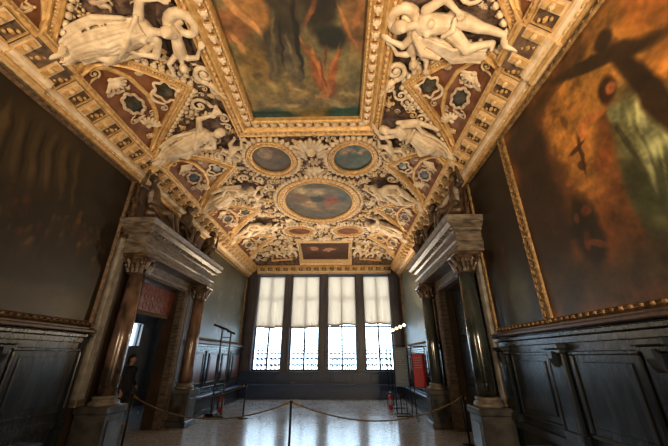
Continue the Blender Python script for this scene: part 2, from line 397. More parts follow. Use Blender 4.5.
# windows: frame, mullions, leaded lights, glass; cream blinds
for i, (a, c) in enumerate(WIN):
    yf = YE+.18; b = MB(); m = (a+c)/2; zt = 3.06
    b.box(a,yf,WZ0,a+.07,yf+.1,WZ1); b.box(c-.07,yf,WZ0,c,yf+.1,WZ1); b.box(a+.07,yf,WZ1-.08,c-.07,yf+.1,WZ1); b.box(a+.07,yf,WZ0,c-.07,yf+.1,WZ0+.09)
    w = b.build('window_%d' % (i+1), 'winframe', kind='structure')
    b = MB(); b.box(m-.045,yf,WZ0+.09,m+.045,yf+.09,WZ1-.08,.01); b.build('mullion', 'winframe', w)
    for zz, hh in ((zt,.07),(4.42,.045)):
        b = MB(); b.box(a+.07,yf+.005,zz-hh/2,m-.045,yf+.085,zz+hh/2); b.box(m+.045,yf+.005,zz-hh/2,c-.07,yf+.085,zz+hh/2); b.build('transom', 'winframe', w)
    b = MB()                                                       # fine leading, denser at the bottom
    for x0, x1 in ((a+.07,m-.045),(m+.045,c-.07)):
        for q in (1,2): x = x0+(x1-x0)*q/3; b.box(x-.011,yf+.04,WZ0+.09,x+.011,yf+.052,zt-.03)
        z = WZ0+.3
        while z < zt-.1: b.box(x0,yf+.04,z-.010,x1,yf+.052,z+.010); z += .27
    b.build('leading', 'metal', w)
    b = MB(); r2 = random.Random(i)                               # wrought scrollwork balustrade outside the lower lights
    for x0, x1 in ((a+.07,m-.045),(m+.045,c-.07)):
        for q in range(3):
            cx = x0+(x1-x0)*(q+.5)/3; hh = (x1-x0)/6
            for zc, sc in ((WZ0+.22,1),(WZ0+.50,.9),(WZ0+.74,.6),(WZ0+.90,.35)):
                for sg in (-1,1):
                    pts = []
                    for k in range(12):
                        t = k/11; an = t*1.6*PI; rr = hh*.85*sc*(1-.62*t); pts.append((cx+sg*(hh*.5-rr*.5*math.cos(an)), yf+.30, zc+rr*.9*math.sin(an)))
                    b.tube(pts, .024, 4)
            b.tube([(cx,yf+.30,WZ0),(cx,yf+.30,WZ0+.95)], .018, 4)
    b.box(a,yf+.29,WZ0+.98,c,yf+.31,WZ0+1.0)
    b.build('wrought_iron_scrolls', 'metal', w)
    b = MB(); b.box(a+.07,yf+.06,WZ0+.09,c-.07,yf+.066,WZ1-.08); b.build('glass', 'glass', w)
    b = MB(); b.box(a-.06,YE-.09,WZ0-.06,c+.06,YE+.18,WZ0,.015); b.build('sill', 'wood_glare', w)
BL = [(3.07,.02,-.02),(3.02,-.03,.11),(3.16,-.02,.06),(3.28,.06,-.10)]
names = ['cream window blind with an almost straight hem, leftmost of the four windows','cream window blind rising at its right end, second window from the left','cream window blind with a sagging middle, third window from the left','shortest cream window blind, hem curling up to the left, rightmost window']
for i, (a, c) in enumerate(WIN):
    t = thing('window_blind', ((a+c)/2, YE+.06, WZ1-.06), names[i], 'blind'); z0, sg, tl = BL[i]
    b = MB(); nx_, nz_ = 40, 30; V = []
    for j in range(nz_+1):
        for k in range(nx_+1):
            u = k/nx_; w_ = j/nz_; hem = z0+sg*math.sin(u*PI)*-1+tl*(u-.5)*2*abs(u-.3)+.03*math.sin(u*9+i)
            z = (WZ1-.1)*(1-w_)+hem*w_
            y = YE+.115+.018*math.sin(u*21+i*2)*w_+.022*math.sin(w_*5+u*3+i)*w_
            V.append((a+.03+(c-a-.06)*u, y, z))
    n_ = nx_+1; b.add(V, [(j*n_+k, j*n_+k+1, (j+1)*n_+k+1, (j+1)*n_+k) for j in range(nz_) for k in range(nx_)])
    o = b.build('cloth', 'blind', t, smooth=True); md = o.modifiers.new('s','SOLIDIFY'); md.thickness = .003
    b = MB()
    row = V[-n_:]; b.tube([(p[0],p[1],p[2]-.03) for p in row], .042, 6); b.build('gathered_hem', 'stucco2', t)
    b = MB(); b.tube([(a+.03,YE+.075,WZ1-.07),(c-.03,YE+.075,WZ1-.07)], .035, 10); b.build('roller', 'pier', t)
# casing posts between the windows
b = MB()
for x0, x1 in ((XL+.02,WIN[0][0]-.02),(WIN[0][1]+.02,WIN[1][0]-.02),(WIN[1][1]+.02,WIN[2][0]-.02),(WIN[2][1]+.02,WIN[3][0]-.02),(WIN[3][1]+.02,XR-.02)):
    b.box(x0,YE-.06,WZ0,x1,YE,5.62,.02); m = (x0+x1)/2; w_ = (x1-x0)*.28; b.box(m-w_,YE-.10,1.25,m+w_,YE-.06,5.5,.02)
b.build('trim_4', 'pier', kind='structure')
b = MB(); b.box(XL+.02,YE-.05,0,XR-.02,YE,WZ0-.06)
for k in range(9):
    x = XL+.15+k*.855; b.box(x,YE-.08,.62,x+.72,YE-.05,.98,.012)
b.build('trim_5', 'wood_glare', kind='structure')

# panelled dado on both side walls (one per stretch of wall)
def dado(name, side, y0, y1, pil, panmat, zs=1., plain=False):
    X = (lambda a: XL+a) if side < 0 else (lambda a: XR-a)
    b = MB(); b.cur = 0
    b.box(X(0),y0,0,X(.06),y1,2.10); b.box(X(0),y0,2.02,X(.13),y1,2.08,.01)
    b.box(X(.06),y0,1.93,X(.09),y1,2.02,.01)
    b.box(X(.06),y0,.62,X(.10),y1,.74,.01)
    b.cur = 2; b.box(X(0),y0,2.10,X(.19),y1,2.16,.015); b.box(X(0),y0,2.16,X(.12),y1,2.20,.01)
    for yp in pil:
        b.cur = 0
        if plain: b.box(X(.06),yp-.06,.74,X(.10),yp+.06,1.90,.012); continue
        b.box(X(.06),yp-.14,.74,X(.13),yp+.14,1.80,.012); b.box(X(.06),yp-.17,.74,X(.16),yp+.17,.86,.012); b.box(X(.06),yp-.18,1.86,X(.20),yp+.18,1.93,.012)
        b.box(X(.06),yp-.16,1.80,X(.17),yp+.16,1.86,.012)
        pr = [(X(.13),1.62),(X(.16),1.66),(X(.20),1.74),(X(.20),1.83),(X(.13),1.83)]
        b.loft([[(p[0],yp-.05,p[1]) for p in pr],[(p[0],yp+.05,p[1]) for p in pr]])
    ps = sorted(pil); edges = []
    lim = [y0]+ps+[y1]
    for q in range(len(lim)-1):
        a = lim[q]+(.22 if q > 0 else .08); c = lim[q+1]-(.22 if q < len(lim)-2 else .08)
        if c-a > .25: edges.append((a,c))
    for a, c in edges:
        b.cur = 0
        for (ya,yb,za,zb) in ((a,c,1.78,1.83),(a,c,.84,.89),(a,a+.05,.89,1.78),(c-.05,c,.89,1.78)): b.box(X(.06),ya,za,X(.095),yb,zb,.012)
        b.cur = 1; b.box(X(.06),a+.05,.89,X(.068),c-.05,1.78); b.box(X(.068),a+.13,.97,X(.085),c-.13,1.70,.015)
    return b.build(name, ['wood', panmat, 'ledge'], kind='structure', mp=lambda v: v*np.array([1,1,zs]))
dado('trim_6', -1, YB, 6.02, [4.45,3.0,1.55,.1], 'wood'); dado('trim_7', 1, YB, 6.30, [6.10,4.62,3.15,1.68,.2], 'wood', .965)
dado('trim_8', -1, 10.05, YE-.1, [10.3,11.6,12.9,14.2], 'redwood', plain=True); dado('trim_9', 1, 10.05, YE-.1, [10.3,11.6,12.9,14.2], 'redwood', .965, True)

# low wall benches
def bench(side, y0, y1, dep, label):
    X = (lambda a: XL+a) if side < 0 else (lambda a: XR-a)
    t = thing('wall_bench', (X(dep/2), (y0+y1)/2, 0), label, 'bench', None)
    b = MB(); b.box(X(.11),y0,.50,X(dep),y1,.56,.012); b.build('seat', 'wood_glare', t)
    b = MB(); b.box(X(.11),y0+.05,0,X(dep-.08),y1-.05,.50); b.box(X(dep-.08),y0+.05,.40,X(dep-.05),y1-.05,.50); b.box(X(dep-.08),y0+.05,0,X(dep-.04),y1-.05,.10); b.build('front_board', 'wood', t)
bench(-1, 1.0, 5.25, .46, 'long dark wooden bench under the left dado, nearest the camera'); bench(1, 1.0, 5.25, .46, 'long dark wooden bench under the right dado, nearest the camera')
bench(-1, 10.2, 15.05, .42, 'dark wooden bench along the left wall beyond the doorway'); bench(1, 10.2, 15.05, .42, 'dark wooden bench along the right wall behind the sign boards')
t = thing('wall_bench', (-.9, YE-.3, 0), 'wooden bench with glare-tinted colour running the full width under the four windows', 'bench')
b = MB(); b.box(XL+.55,YE-.55,.50,XR-.55,YE-.06,.56,.012); b.build('seat', 'wood_glare', t)
b = MB(); b.box(XL+.6,YE-.48,0,XR-.6,YE-.06,.50); b.build('front_board', 'wood_glare', t)
t = thing('small_box', (-2.2, YE-.3, .56), 'tiny white box left on the window bench between first and second window', 'box')
b = MB(); b.box(-2.27,YE-.36,.56,-2.13,YE-.28,.64,.01); b.build('casing', 'printwhite', t); b = MB(); b.box(-2.255,YE-.366,.575,-2.145,YE-.361,.625); b.build('front_plate','metal',t)

# ================================================================== WALL PAINTINGS
def wallpl(side, y0, z0, a):
    return (lambda v: np.stack([XL+a+v[:,2], y0+v[:,0], z0+v[:,1]],1)) if side < 0 else (lambda v: np.stack([XR-a-v[:,2], y0+v[:,0], z0+v[:,1]],1))
def wall_painting(side, y0, y1, z0, z1, label, bg, strokes, seed, fw=.10, res=60, fr='frame', **kw):
    t = thing('wall_painting', (XL+.05 if side < 0 else XR-.05, (y0+y1)/2, z0), label, 'painting')
    W, H = y1-y0, z1-z0
    canvas_rect('canvas', W-2*fw, H-2*fw, int(W*res), int(H*res), wallpl(side, y0+fw, z0+fw, .035), bg, strokes, seed, t, **kw)
    b = MB(); pr = [(0,0),(0,.05),(-.02,.075),(-.04,.06),(-.06,.085),(-fw+.015,.06),(-fw,.03),(-fw,0)]
    b.sweep([(0,0),(0,H),(W,H),(W,0)], pr, True)
    n = int((W+H)*2/.12)
    for i in range(n):
        q = i/n*2*(W+H)
        if q < W: p = (q,fw*.5)
        elif q < W+H: p = (W-fw*.5,q-W)
        elif q < 2*W+H: p = (2*W+H-q,H-fw*.5)
        else: p = (fw*.5,2*(W+H)-q)
        b.ell((p[0],p[1],.072), (.03,.03,.022), 5, 4)
    b.build('frame', fr, t, wallpl(side, y0, z0, 0), flip=False)
    b = MB(); b.box(.01,.01,.0,W-.01,H-.01,.02); b.build('stretcher_board', 'wall', t, wallpl(side, y0, z0, 0))
    return t
# strokes of the big canvases are given as (distance from the back wall side, height) in room metres
def shift(st, y0, z0): return [(a-y0, c-z0, *r) for a, c, *r in st]
st = [(4.6,2.5,1.6,.35,0,(.24,.21,.14),.8),(5.3,2.45,.5,.2,0,(.28,.25,.18),.7),(4.2,3.0,1.,.3,0,(.15,.13,.09),.6),
      (3.9,4.75,.75,.75,-14,(.19,.15,.09),.8)]
for i in range(6): st += [(3.35+i*.25,4.62,.055,.55,10,(.27,.215,.13),.75),(3.46+i*.25,4.60,.03,.5,10,(.06,.045,.03),.9)]
st += [(4.72,4.7,.12,.65,8,(.07,.05,.035),.9),(5.3,4.9,.4,.6,0,(.07,.05,.035),.7)]
r3 = random.Random(5)
for i in range(46):
    x = 3.5+2.3*r3.random(); y = 3.35+.62*r3.random()+.12*math.sin(x*4); c = r3.choice([(.30,.20,.11),(.28,.14,.08),(.24,.18,.11),(.18,.13,.08),(.34,.25,.15)])
    st.append((x,y,.035+.02*r3.random(),.06+.03*r3.random(),r3.uniform(-30,30),c,.6)); st.append((x+.02,y-.14,.06,.13,r3.uniform(-20,20),tuple(q*.5 for q in c),.7))
wall_painting(-1, 0.2, 6.02, 2.22, 5.46, 'huge dark brown canvas of a crowd in gloom on the left wall', (.095,.07,.045), shift(st,.29,2.31), 11, fw=.09, fr='leftframe', warp=.07, ws=1.6, metres=True)
st = [(2.6,4.9,1.1,.55,-10,(.62,.40,.18),.8),(3.3,4.4,.35,.9,0,(.58,.36,.16),.8),(2.2,3.9,.4,.6,10,(.66,.40,.17),.8),(1.8,5.0,.5,.4,0,(.50,.26,.10),.7),(3.2,5.3,.8,.12,0,(.24,.13,.06),.7),
      (4.1,4.9,.42,1.,0,(.11,.05,.03),.9),(4.2,3.6,.5,1.2,0,(.12,.065,.04),.9),(3.9,2.7,1.,.4,0,(.17,.12,.07),.8),(2.5,2.6,.7,.3,0,(.18,.14,.085),.85),(3.5,3.1,.35,.35,0,(.34,.17,.07),.7),
      (3.55,3.2,.22,.50,5,(.07,.05,.035),.9),(3.45,3.45,.07,.07,0,(.36,.16,.08),.8),(3.6,3.12,.05,.12,30,(.33,.14,.07),.8),(3.75,3.3,.10,.10,0,(.06,.045,.03),.8),
      (2.62,3.7,.26,.78,8,(.34,.33,.22),.92),(2.42,3.45,.22,.70,16,(.46,.45,.32),.85),(2.75,3.2,.16,.55,-4,(.16,.16,.10),.85),(2.36,3.9,.07,.5,14,(.52,.48,.32),.6),(2.55,3.4,.05,.55,10,(.14,.14,.09),.7),(2.7,3.9,.04,.4,-6,(.15,.14,.09),.7),
      (2.66,4.55,.12,.17,10,(.13,.06,.035),.95),(2.62,4.53,.06,.085,0,(.60,.32,.18),.9),(2.95,4.42,.24,.045,18,(.60,.33,.17),.85),(3.12,4.36,.05,.09,0,(.55,.30,.15),.8),
      (3.22,4.15,.035,.30,8,(.17,.08,.04),.85),(3.25,4.25,.16,.04,-10,(.15,.07,.035),.85),(3.28,4.0,.09,.06,30,(.16,.08,.04),.8),(3.0,3.9,.10,.20,30,(.40,.20,.09),.7),
      (2.45,3.95,.05,.45,10,(.60,.56,.40),.7),(2.58,3.75,.035,.5,4,(.56,.52,.36),.6),(2.30,3.55,.04,.5,16,(.20,.20,.13),.7),(2.48,3.3,.035,.45,12,(.18,.18,.12),.7),(2.70,4.25,.10,.12,0,(.50,.48,.34),.8),(2.15,3.3,.10,.4,20,(.28,.28,.19),.8),(2.9,4.9,.25,.08,-10,(.70,.46,.20),.5),(3.3,4.7,.06,.12,0,(.30,.17,.08),.7),
      (3.62,3.42,.06,.06,0,(.40,.20,.11),.8),(3.50,3.05,.16,.05,30,(.34,.17,.09),.8),(2.31,4.25,.13,.85,-8,(.13,.075,.045),1),(2.45,5.10,.12,.14,10,(.12,.06,.035),1),(2.62,4.98,.10,.85,-56,(.14,.08,.045),.95),(1.75,5.0,.3,.10,30,(.36,.12,.06),.8)]
wall_painting(1, .4, 4.64, 2.135, 5.46, 'huge warm orange and brown canvas with dark beams on the right wall', (.34,.19,.09), shift(st,.5,2.32), 23, fw=.07, warp=.03, ws=3, grain=.6, tint=(1.08,1.16,1.15), metres=True)
st = [(.4,.35,.35,.45,0,(.16,.17,.13),.9),(.35,.25,.2,.3,0,(.30,.31,.25),.7),(.6,.9,.25,.3,0,(.12,.055,.03),.8),(.4,1.25,.3,.3,0,(.08,.045,.03),.9),(.55,.72,.10,.13,0,(.20,.11,.06),.9),(.5,.86,.05,.05,0,(.26,.14,.08),.8)]
wall_painting(1, 4.66, 6.30, 2.135, 5.46, 'narrow dark canvas between the great orange canvas and right portal', (.09,.055,.035), st, 31, fw=.06, warp=.05)
# beyond the portals: grey green tapestry-like canvases
def farst(sd):
    r = random.Random(sd); L = []
    for i in range(40): L.append((r.random(), r.random()*.55, .01+.025*r.random(), .01+.03*r.random(), r.uniform(-40,40), r.choice([(.40,.36,.24),(.20,.22,.16),(.46,.40,.28),(.15,.14,.09)]), .6))
    return L
wall_painting(-1, 10.1, 15.3, 2.22, 5.46, 'long grey-green canvas on the left wall between portal and windows', (.24,.24,.17), farst(1), 41, fw=.08, res=36, warp=.03, ws=10)
wall_painting(1, 10.1, 15.3, 2.135, 5.46, 'long grey-green canvas on the right wall between portal and windows', (.27,.27,.21), farst(2), 43, fw=.08, res=36, warp=.03, ws=10)

# ================================================================== PORTALS
def Xs(side): return (lambda a: XL+a) if side < 0 else (lambda a: XR-a)
def portal(side, label, mm):
    X = Xs(side); yc = 8.0; t = thing('door_portal', (X(.4), yc, 0), label, 'portal')
    for yy in (6.42, 9.58):                                        # pedestal + column
        b = MB(); b.box(X(.06),yy-.31,0,X(.72),yy+.31,.14,.02); b.box(X(.10),yy-.26,.14,X(.67),yy+.26,.76,.01); b.box(X(.07),yy-.29,.76,X(.70),yy+.29,.88,.02)
        b.box(X(.67),yy-.18,.24,X(.685),yy+.18,.66,.01); b.box(X(.2),yy-.275,.24,X(.58),yy-.26,.66)
        b.build('pedestal', 'darkstone', t)
        cx = X(.40)
        b = MB(); b.lathe([(.168,1.04),(.172,1.3),(.171,2.05),(.150,3.30)], cx, yy, 28); col = b.build('column', mm, t, smooth=True)
        b = MB(); b.lathe([(.25,.88),(.255,.91),(.24,.95),(.205,.965),(.195,.985),(.215,1.0),(.215,1.025),(.18,1.04)], cx, yy, 28); b.build('column_base', 'stonelt', col, smooth=True)
        b = MB(); b.lathe([(.150,3.30),(.18,3.31),(.192,3.33),(.178,3.34),(.192,3.47),(.22,3.57),(.27,3.66)], cx, yy, 20)
        for rr, zz, hh, nn, ph in ((.185,3.35,.16,8,0),(.205,3.43,.18,8,.39)):
            for k in range(nn):
                an = 2*PI*(k/nn)+ph; p = [(cx+math.cos(an)*rr, yy+math.sin(an)*rr, zz),(cx+math.cos(an)*(rr+.03), yy+math.sin(an)*(rr+.03), zz+hh*.6),(cx+math.cos(an)*(rr+.085), yy+math.sin(an)*(rr+.085), zz+hh),(cx+math.cos(an)*(rr+.10), yy+math.sin(an)*(rr+.10), zz+hh*.82)]
                b.tube(p, [.045,.05,.035,.015], 6)
        for k in range(4):
            an = PI/4+k*PI/2; c0 = (cx+math.cos(an)*.29, yy+math.sin(an)*.29)
            pts = []
            for q in range(10):
                tt = q/9*2*PI*1.2; r_ = .055*(1-q/12); pts.append((c0[0]+math.cos(an)*r_*math.cos(tt), c0[1]+math.sin(an)*r_*math.cos(tt), 3.59+r_*math.sin(tt)))
            b.tube(pts, .018, 5)
        b.box(cx-.27,yy-.27,3.66,cx+.27,yy+.27,3.74,.02); b.build('capital', 'bronze', col)
    for yy, w_ in ((6.83,.15),(9.17,.15)):                          # jamb pilasters with carved strip
        b = MB(); b.box(X(.01),yy-w_,.0,X(.20),yy+w_,3.74); b.build('jamb', 'stone', t)
        b = MB(); b.box(X(.20),yy-w_+.04,.95,X(.22),yy+w_-.04,3.4,.01); b.cur = 1
        z = 1.05
        while z < 3.3: b.ell((X(.22),yy,z),(.02,.07,.075),6,4); b.ell((X(.22),yy,z+.09),(.015,.03,.03),5,4); z += .17
        b.build('carved_strip', ['stone','stonelt'], t)
    b = MB(); z0 = 3.74
    pr = [(.01,z0),(.58,z0),(.58,z0+.09),(.60,z0+.09),(.60,z0+.18),(.63,z0+.21),(.57,z0+.23),(.57,z0+.42),(.63,z0+.45),(.66,z0+.50),(.69,z0+.51),(.78,z0+.57),(.78,z0+.63),(.82,z0+.72),(.01,z0+.72)]
    def ent(ya, yb, ex):                                           # mitred returns at both ends
        R = []
        for p in pr:
            o = max(p[0]-.58,0) if p[0] > 0 else 0; R.append((p[0],o,p[1]))
        A = [(X(p[0]), ya-p[1], p[2]) for p in R]; B = [(X(p[0]), yb+p[1], p[2]) for p in R]; W0 = [(X(.01), ya-p[1], p[2]) for p in R]; W1 = [(X(.01), yb+p[1], p[2]) for p in R]
        b.loft([W0,A,B,W1], True)
    ent(6.14, 9.86, 0); b.build('entablature', 'stone', t)
    y = 6.10
    while y < 9.9:
        b = MB(); b.box(X(.60),y,z0+.445,X(.70),y+.08,z0+.50); b.build('dentil', 'stonelt', t); y += .158
    b = MB(); b.box(X(.01),DY0,DZ+.0,X(.20),DY1,3.74); b.box(X(.20),DY0,DZ+.02,X(.25),DY1,DZ+.14,.02); b.build('lintel', 'stone', t)
    return t
portal(-1, 'carved stone portal with brown veined marble columns, left wall', 'brownmarble')
portal(1, 'carved stone portal with black marble columns, right wall', 'blackmarble')
# fluted pilasters beside each portal
def fluted(side, label):
    X = Xs(side); t = thing('fluted_pilaster', (X(.1), 6.15, .88), label, 'pilaster'); ya, yb = (6.04, 6.27) if side < 0 else (6.31, 6.52)
    b = MB(); b.box(X(.01),ya,.88,X(.16),yb,1.0,.015); b.build('base','stone',t)
    b = MB(); b.box(X(.01),ya+.02,1.0,X(.13),yb-.02,4.05)
    n = 5; w_ = (yb-ya-.04)/n
    for k in range(n): b.tube([(X(.13),ya+.02+w_*(k+.5),1.05),(X(.13),ya+.02+w_*(k+.5),4.0)], w_*.34, 8)
    b.build('shaft','fluting',t)
    b = MB(); b.box(X(.01),ya-.01,4.05,X(.17),yb+.01,4.13,.01)
    for s_ in (-1,1):
        for z in (4.27,4.6,4.95):
            pts = [(X(.10),(ya+yb)/2+s_*(.05+.09*(1-q/11))*math.cos(q/11*PI*2.2), z+.12*(1-q/14)*math.sin(q/11*PI*2.2)) for q in range(12)]; b.tube(pts,.025,6)
    b.tube([(X(.08),(ya+yb)/2,4.13),(X(.10),(ya+yb)/2,4.5),(X(.08),(ya+yb)/2,5.4)],[.09,.07,.05],8)
    b.build('scrolled_bracket','bronze',t)
fluted(-1,'tall fluted stone pilaster left of the left portal, beside the dark canvas'); fluted(1,'tall fluted stone pilaster right of the right portal, beside the narrow canvas')

# rooms behind the two doorways
b = MB(); b.box(-8.6,5.0,-.2,XL-.3,14.2,0); b.build('floor_2','floor',kind='structure')
b = MB(); b.box(-8.6,4.8,3.9,XL-.3,14.4,4.1); b.build('ceiling_2','plaster',kind='structure')
b = MB(); b.box(-8.6,4.8,0,XL-.3,5.0,3.9); b.box(-8.6,14.2,0,XL-.3,14.4,3.9)
b.box(-8.6,5.0,0,-8.3,11.3,3.9); b.box(-8.6,13.3,0,-8.3,14.2,3.9); b.box(-8.6,11.3,0,-8.3,13.3,2.1); b.box(-8.6,11.3,2.95,-8.3,13.3,3.9); b.build('wall_adjoining','plaster',kind='structure')
b = MB()
for y in (11.3,11.95,12.62,13.24): b.box(-8.5,y,2.1,-8.42,y+.06,2.95)
w5 = b.build('window_5','winframe',kind='structure'); b = MB(); b.box(-8.47,11.3,2.1,-8.465,13.3,2.95); b.build('glass','glass',w5)
b = MB(); b.box(XR+.18,DY0,0,XR+.26,DY1,DZ)
for y in (DY0+.15,DY0+1.15):
    for z in (.2,1.2,2.2): b.box(XR+.15,y,z,XR+.18,y+.7,z+.85,.02)
dd = b.build('door_1','wood',kind='structure'); b = MB(); b.tube([(XR+.15,7.98,1.05),(XR+.08,7.98,1.05)],.018,8); b.ell((XR+.07,7.98,1.05),(.03,.035,.035)); b.build('door_handle','brass',dd)
t = thing('leather_hanging', (XL-.12,8.0,2.70), 'dark red embossed leather hanging at the top of the left doorway', 'hanging')
b = MB(); b.box(XL-.16,DY0+.02,2.76,XL-.12,DY1-.02,3.42); b.build('panel','leather',t)
b = MB()
for i in range(7):
    for j in range(3):
        y = DY0+.18+i*.28; z = 2.88+j*.22
        for s_ in (-1,1): b.tube([(XL-.115, y+s_*(.02+.07*math.sin(q/7*PI)), z-.09+.18*q/7) for q in range(8)], .012, 5)
b.build('embossed_pattern','redpanel',t)
b = MB(); n = 26
for i in range(n): y = DY0+.05+i*(1.94/n); b.tube([(XL-.14,y,2.76),(XL-.14,y,2.67)],[.02,.028],5)
b.build('fringe','rope',t)

# statues above the portals
def statue_prims(pose, s=1.):
    """seated figure; local x toward the room, y along the wall, z up; seat at origin"""
    P = []
    lean = {'left':-.28,'right':.28,'mid':0.}[pose]; ly = lean
    P += [('e',(0,0,.14),(.17,.19,.15)),('c',(0,0,.15),(.04,ly*.6,.50),.15,.165),('c',(.04,ly*.6,.50),(.06,ly*.8,.60),.17,.15),('c',(.05,ly*.85,.64),(.07,ly,.74),.06,.055),('e',(.09,ly*1.05,.84),(.095,.08,.115)),('e',(.18,ly*1.05,.83),(.022,.016,.03)),('e',(.05,ly*1.05,.88),(.11,.095,.10))]
    for s_ in (-1,1):
        sh = Vector((.04,ly*.75+s_*.18,.58)); el = Vector((.12,ly+s_*.34,.36)) if s_*lean <= 0 else Vector((.08,ly+s_*.36,.50)); ha = Vector((.26,ly*.6+s_*.26,.22)) if s_*lean <= 0 else Vector((.12,ly+s_*.34,.80))
        P += [('c',sh,el,.07,.055),('c',el,ha,.055,.035)]+hand(ha,(ha-el),(0,-s_,.2),r=.013)
        kn = Vector((.36,-lean*.9+s_*.12,.20)) if lean else Vector((.38,s_*.13,.20)); ft = Vector((.34,-lean*2.0+s_*.10,-.16)) if lean else Vector((.32,s_*.10,-.20))
        P += [('c',(.02,s_*.09,.12),kn,.11,.08),('c',kn,ft,.075,.045),('c',ft,ft+Vector((.14,0,-.03)),.045,.03)]
    return P
def drape_prims(pose):
    lean = {'left':-.28,'right':.28,'mid':0.}[pose]; P = []
    for k in range(7):
        q = (k-3)/3; P.append(('c',(.12+.1*math.cos(q),q*.2,.20),(.36-.05*abs(q),-lean*1.3+q*.24,-.08-.05*(k%2)),.05,.04))
    P.append(('c',(-.02,.22,.2),(.1,-.22,.22),.09,.09)); return P
ST = {p: (sculpt(statue_prims(p),.015,2), sculpt(drape_prims(p),.02,2)) for p in ('left','mid','right')}
for side, sn in ((-1,'left'),(1,'right')):
    X = Xs(side)
    for pose, yy, z, where in (('left',6.5,4.68,'at the near end'),('mid',8.0,4.76,'in the middle'),('right',9.5,4.68,'at the far end')):
        t = thing('portal_statue', (X(.4),yy,4.46), 'dark stone seated statue %s of the ledge over the %s portal' % (where, sn), 'statue', 'statues over the portals')
        f = (lambda zz, y_: (lambda v: np.stack([X(.30+v[:,0]*1.0), y_+v[:,1]*1.05, zz+v[:,2]*1.05],1)))(z, yy)
        v, fc = ST[pose][0]; from_vf((v,fc)).build('body','bronze',t,f,True,flip=side>0)
        v, fc = ST[pose][1]; from_vf((v,fc)).build('drapery','bronze',t,f,True,flip=side>0)
        b = MB(); b.box(X(.08),yy-.3,4.46,X(.66),yy+.3,4.62,.03); b.build('plinth','stone',t)

# ================================================================== THE STUCCO CEILING
XCc = -.74
AP = [1.65, 4.45, 7.2, 10.0, 12.8]              # where the tips of the gilded triangles stand
ORD = ['first','second','third','fourth','fifth']
OCC = []
def inside(x, y, mg=0.):
    for o in OCC:
        if o[0] == 'r':
            if o[1]-mg < x < o[2]+mg and o[3]-mg < y < o[4]+mg: return True
        elif o[0] == 'e':
            if ((x-o[1])/(o[3]+mg))**2+((y-o[2])/(o[4]+mg))**2 < 1: return True
        else:
            s = (x-(XL+.40)) if o[1] < 0 else ((XR-.40)-x)/.95
            if -.2 < s < 1.6+mg and near(s)-.13-mg < y-o[2] < far(s)+.13+mg: return True
    return False
def interp(P, s): return float(np.interp(s, [p[0] for p in P], [p[1] for p in P]))
NEAR = [(0,-.98),(.2,-.98),(.42,-.92),(.65,-.78),(.9,-.58),(1.15,-.34),(1.45,0)]
FAR = [(0,1.42),(.3,1.16),(.7,.76),(1.1,.36),(1.45,0)]
near = lambda s: interp(NEAR, s); far = lambda s: interp(FAR, s)
def along(path, step, closed=False):
    out = []; P = [Vector(p) for p in path]; 
    if closed: P.append(P[0])
    acc = step/2
    for a, c in zip(P, P[1:]):
        L = (c-a).length
        while acc < L: out.append((a.lerp(c, acc/L), (c-a).normalized())); acc += step
        acc -= L
    return out
def ell_path(rx, ry, n=48): return [(rx*math.cos(2*PI*i/n), ry*math.sin(2*PI*i/n)) for i in range(n)]
def dens(path, step=.15, closed=False):
    P = [Vector(p) for p in path]; 
    if closed: P.append(P[0])
    out = []
    for a, c in zip(P, P[1:]):
        k = max(1, int((c-a).length/step)); out += [tuple(a.lerp(c, i/k)) for i in range(k)]
    if not closed: out.append(tuple(P[-1]))
    return out

# ---- great ceiling canvas with its carved frame
def band_motifs(b, path, off, step, closed, h, s=1.):
    for p, t in along(path, step, closed):
        n = Vector((t.y,-t.x)); c = p+n*off; an = math.atan2(t.y,t.x)
        b.cur = 0; b.ell((c.x,c.y,h), (.055*s,.075*s,.03*s), 8, 4, an)
        b.ell((c.x+t.x*.05*s, c.y+t.y*.05*s, h+.01), (.03*s,.03*s,.035*s), 6, 4, an)
        for q in (-1,1): e = c+n*(q*.055*s)-t*.04*s; b.ell((e.x,e.y,h), (.035*s,.022*s,.028*s), 6, 4, an+q*.6)
        b.cur = 1; e = c-t*.095*s; b.ell((e.x,e.y,h-.012), (.020*s,.05*s,.02*s), 6, 4, an)
fx0, fx1, fy0, fy1 = -1.95, .46, -2.4, 5.40
t = thing('ceiling_painting', (XCc, 2.0, 6.4), 'enormous oblong ceiling canvas in a wide carved gold frame', 'painting')
st = [(-1.5,4.6,1.2,.5,0,(.50,.40,.22),.8),(-.2,4.7,.8,.5,0,(.46,.36,.20),.7),(-1.6,5.35,.7,.20,0,(.12,.24,.25),.9),(.2,5.3,.5,.25,0,(.12,.26,.26),.9),(-1.5,4.0,.4,.5,10,(.50,.35,.16),.7),
      (-.95,3.2,.42,.9,10,(.16,.13,.09),.9),(-1.15,3.9,.18,.55,12,(.26,.21,.15),.8),(-.85,4.1,.14,.6,-4,(.30,.25,.18),.8),(-1.75,3.3,.35,.30,30,(.46,.27,.15),.8),(-1.35,3.0,.25,.4,-20,(.56,.36,.18),.8),
      (-.30,2.9,.30,.6,0,(.10,.08,.06),.9),(-.10,3.55,.30,.25,0,(.07,.08,.07),.9),(-.40,4.3,.13,.55,-14,(.58,.29,.12),.85),(-.12,4.35,.10,.6,12,(.50,.24,.11),.8),(-.3,4.7,.10,.3,10,(.66,.40,.20),.8),(.28,3.3,.25,.6,-15,(.40,.24,.13),.7),(.34,4.3,.3,.3,0,(.36,.31,.20),.7),(-.9,5.0,.5,.16,0,(.38,.31,.20),.7),(-.1,5.0,.35,.10,20,(.62,.52,.34),.6)]
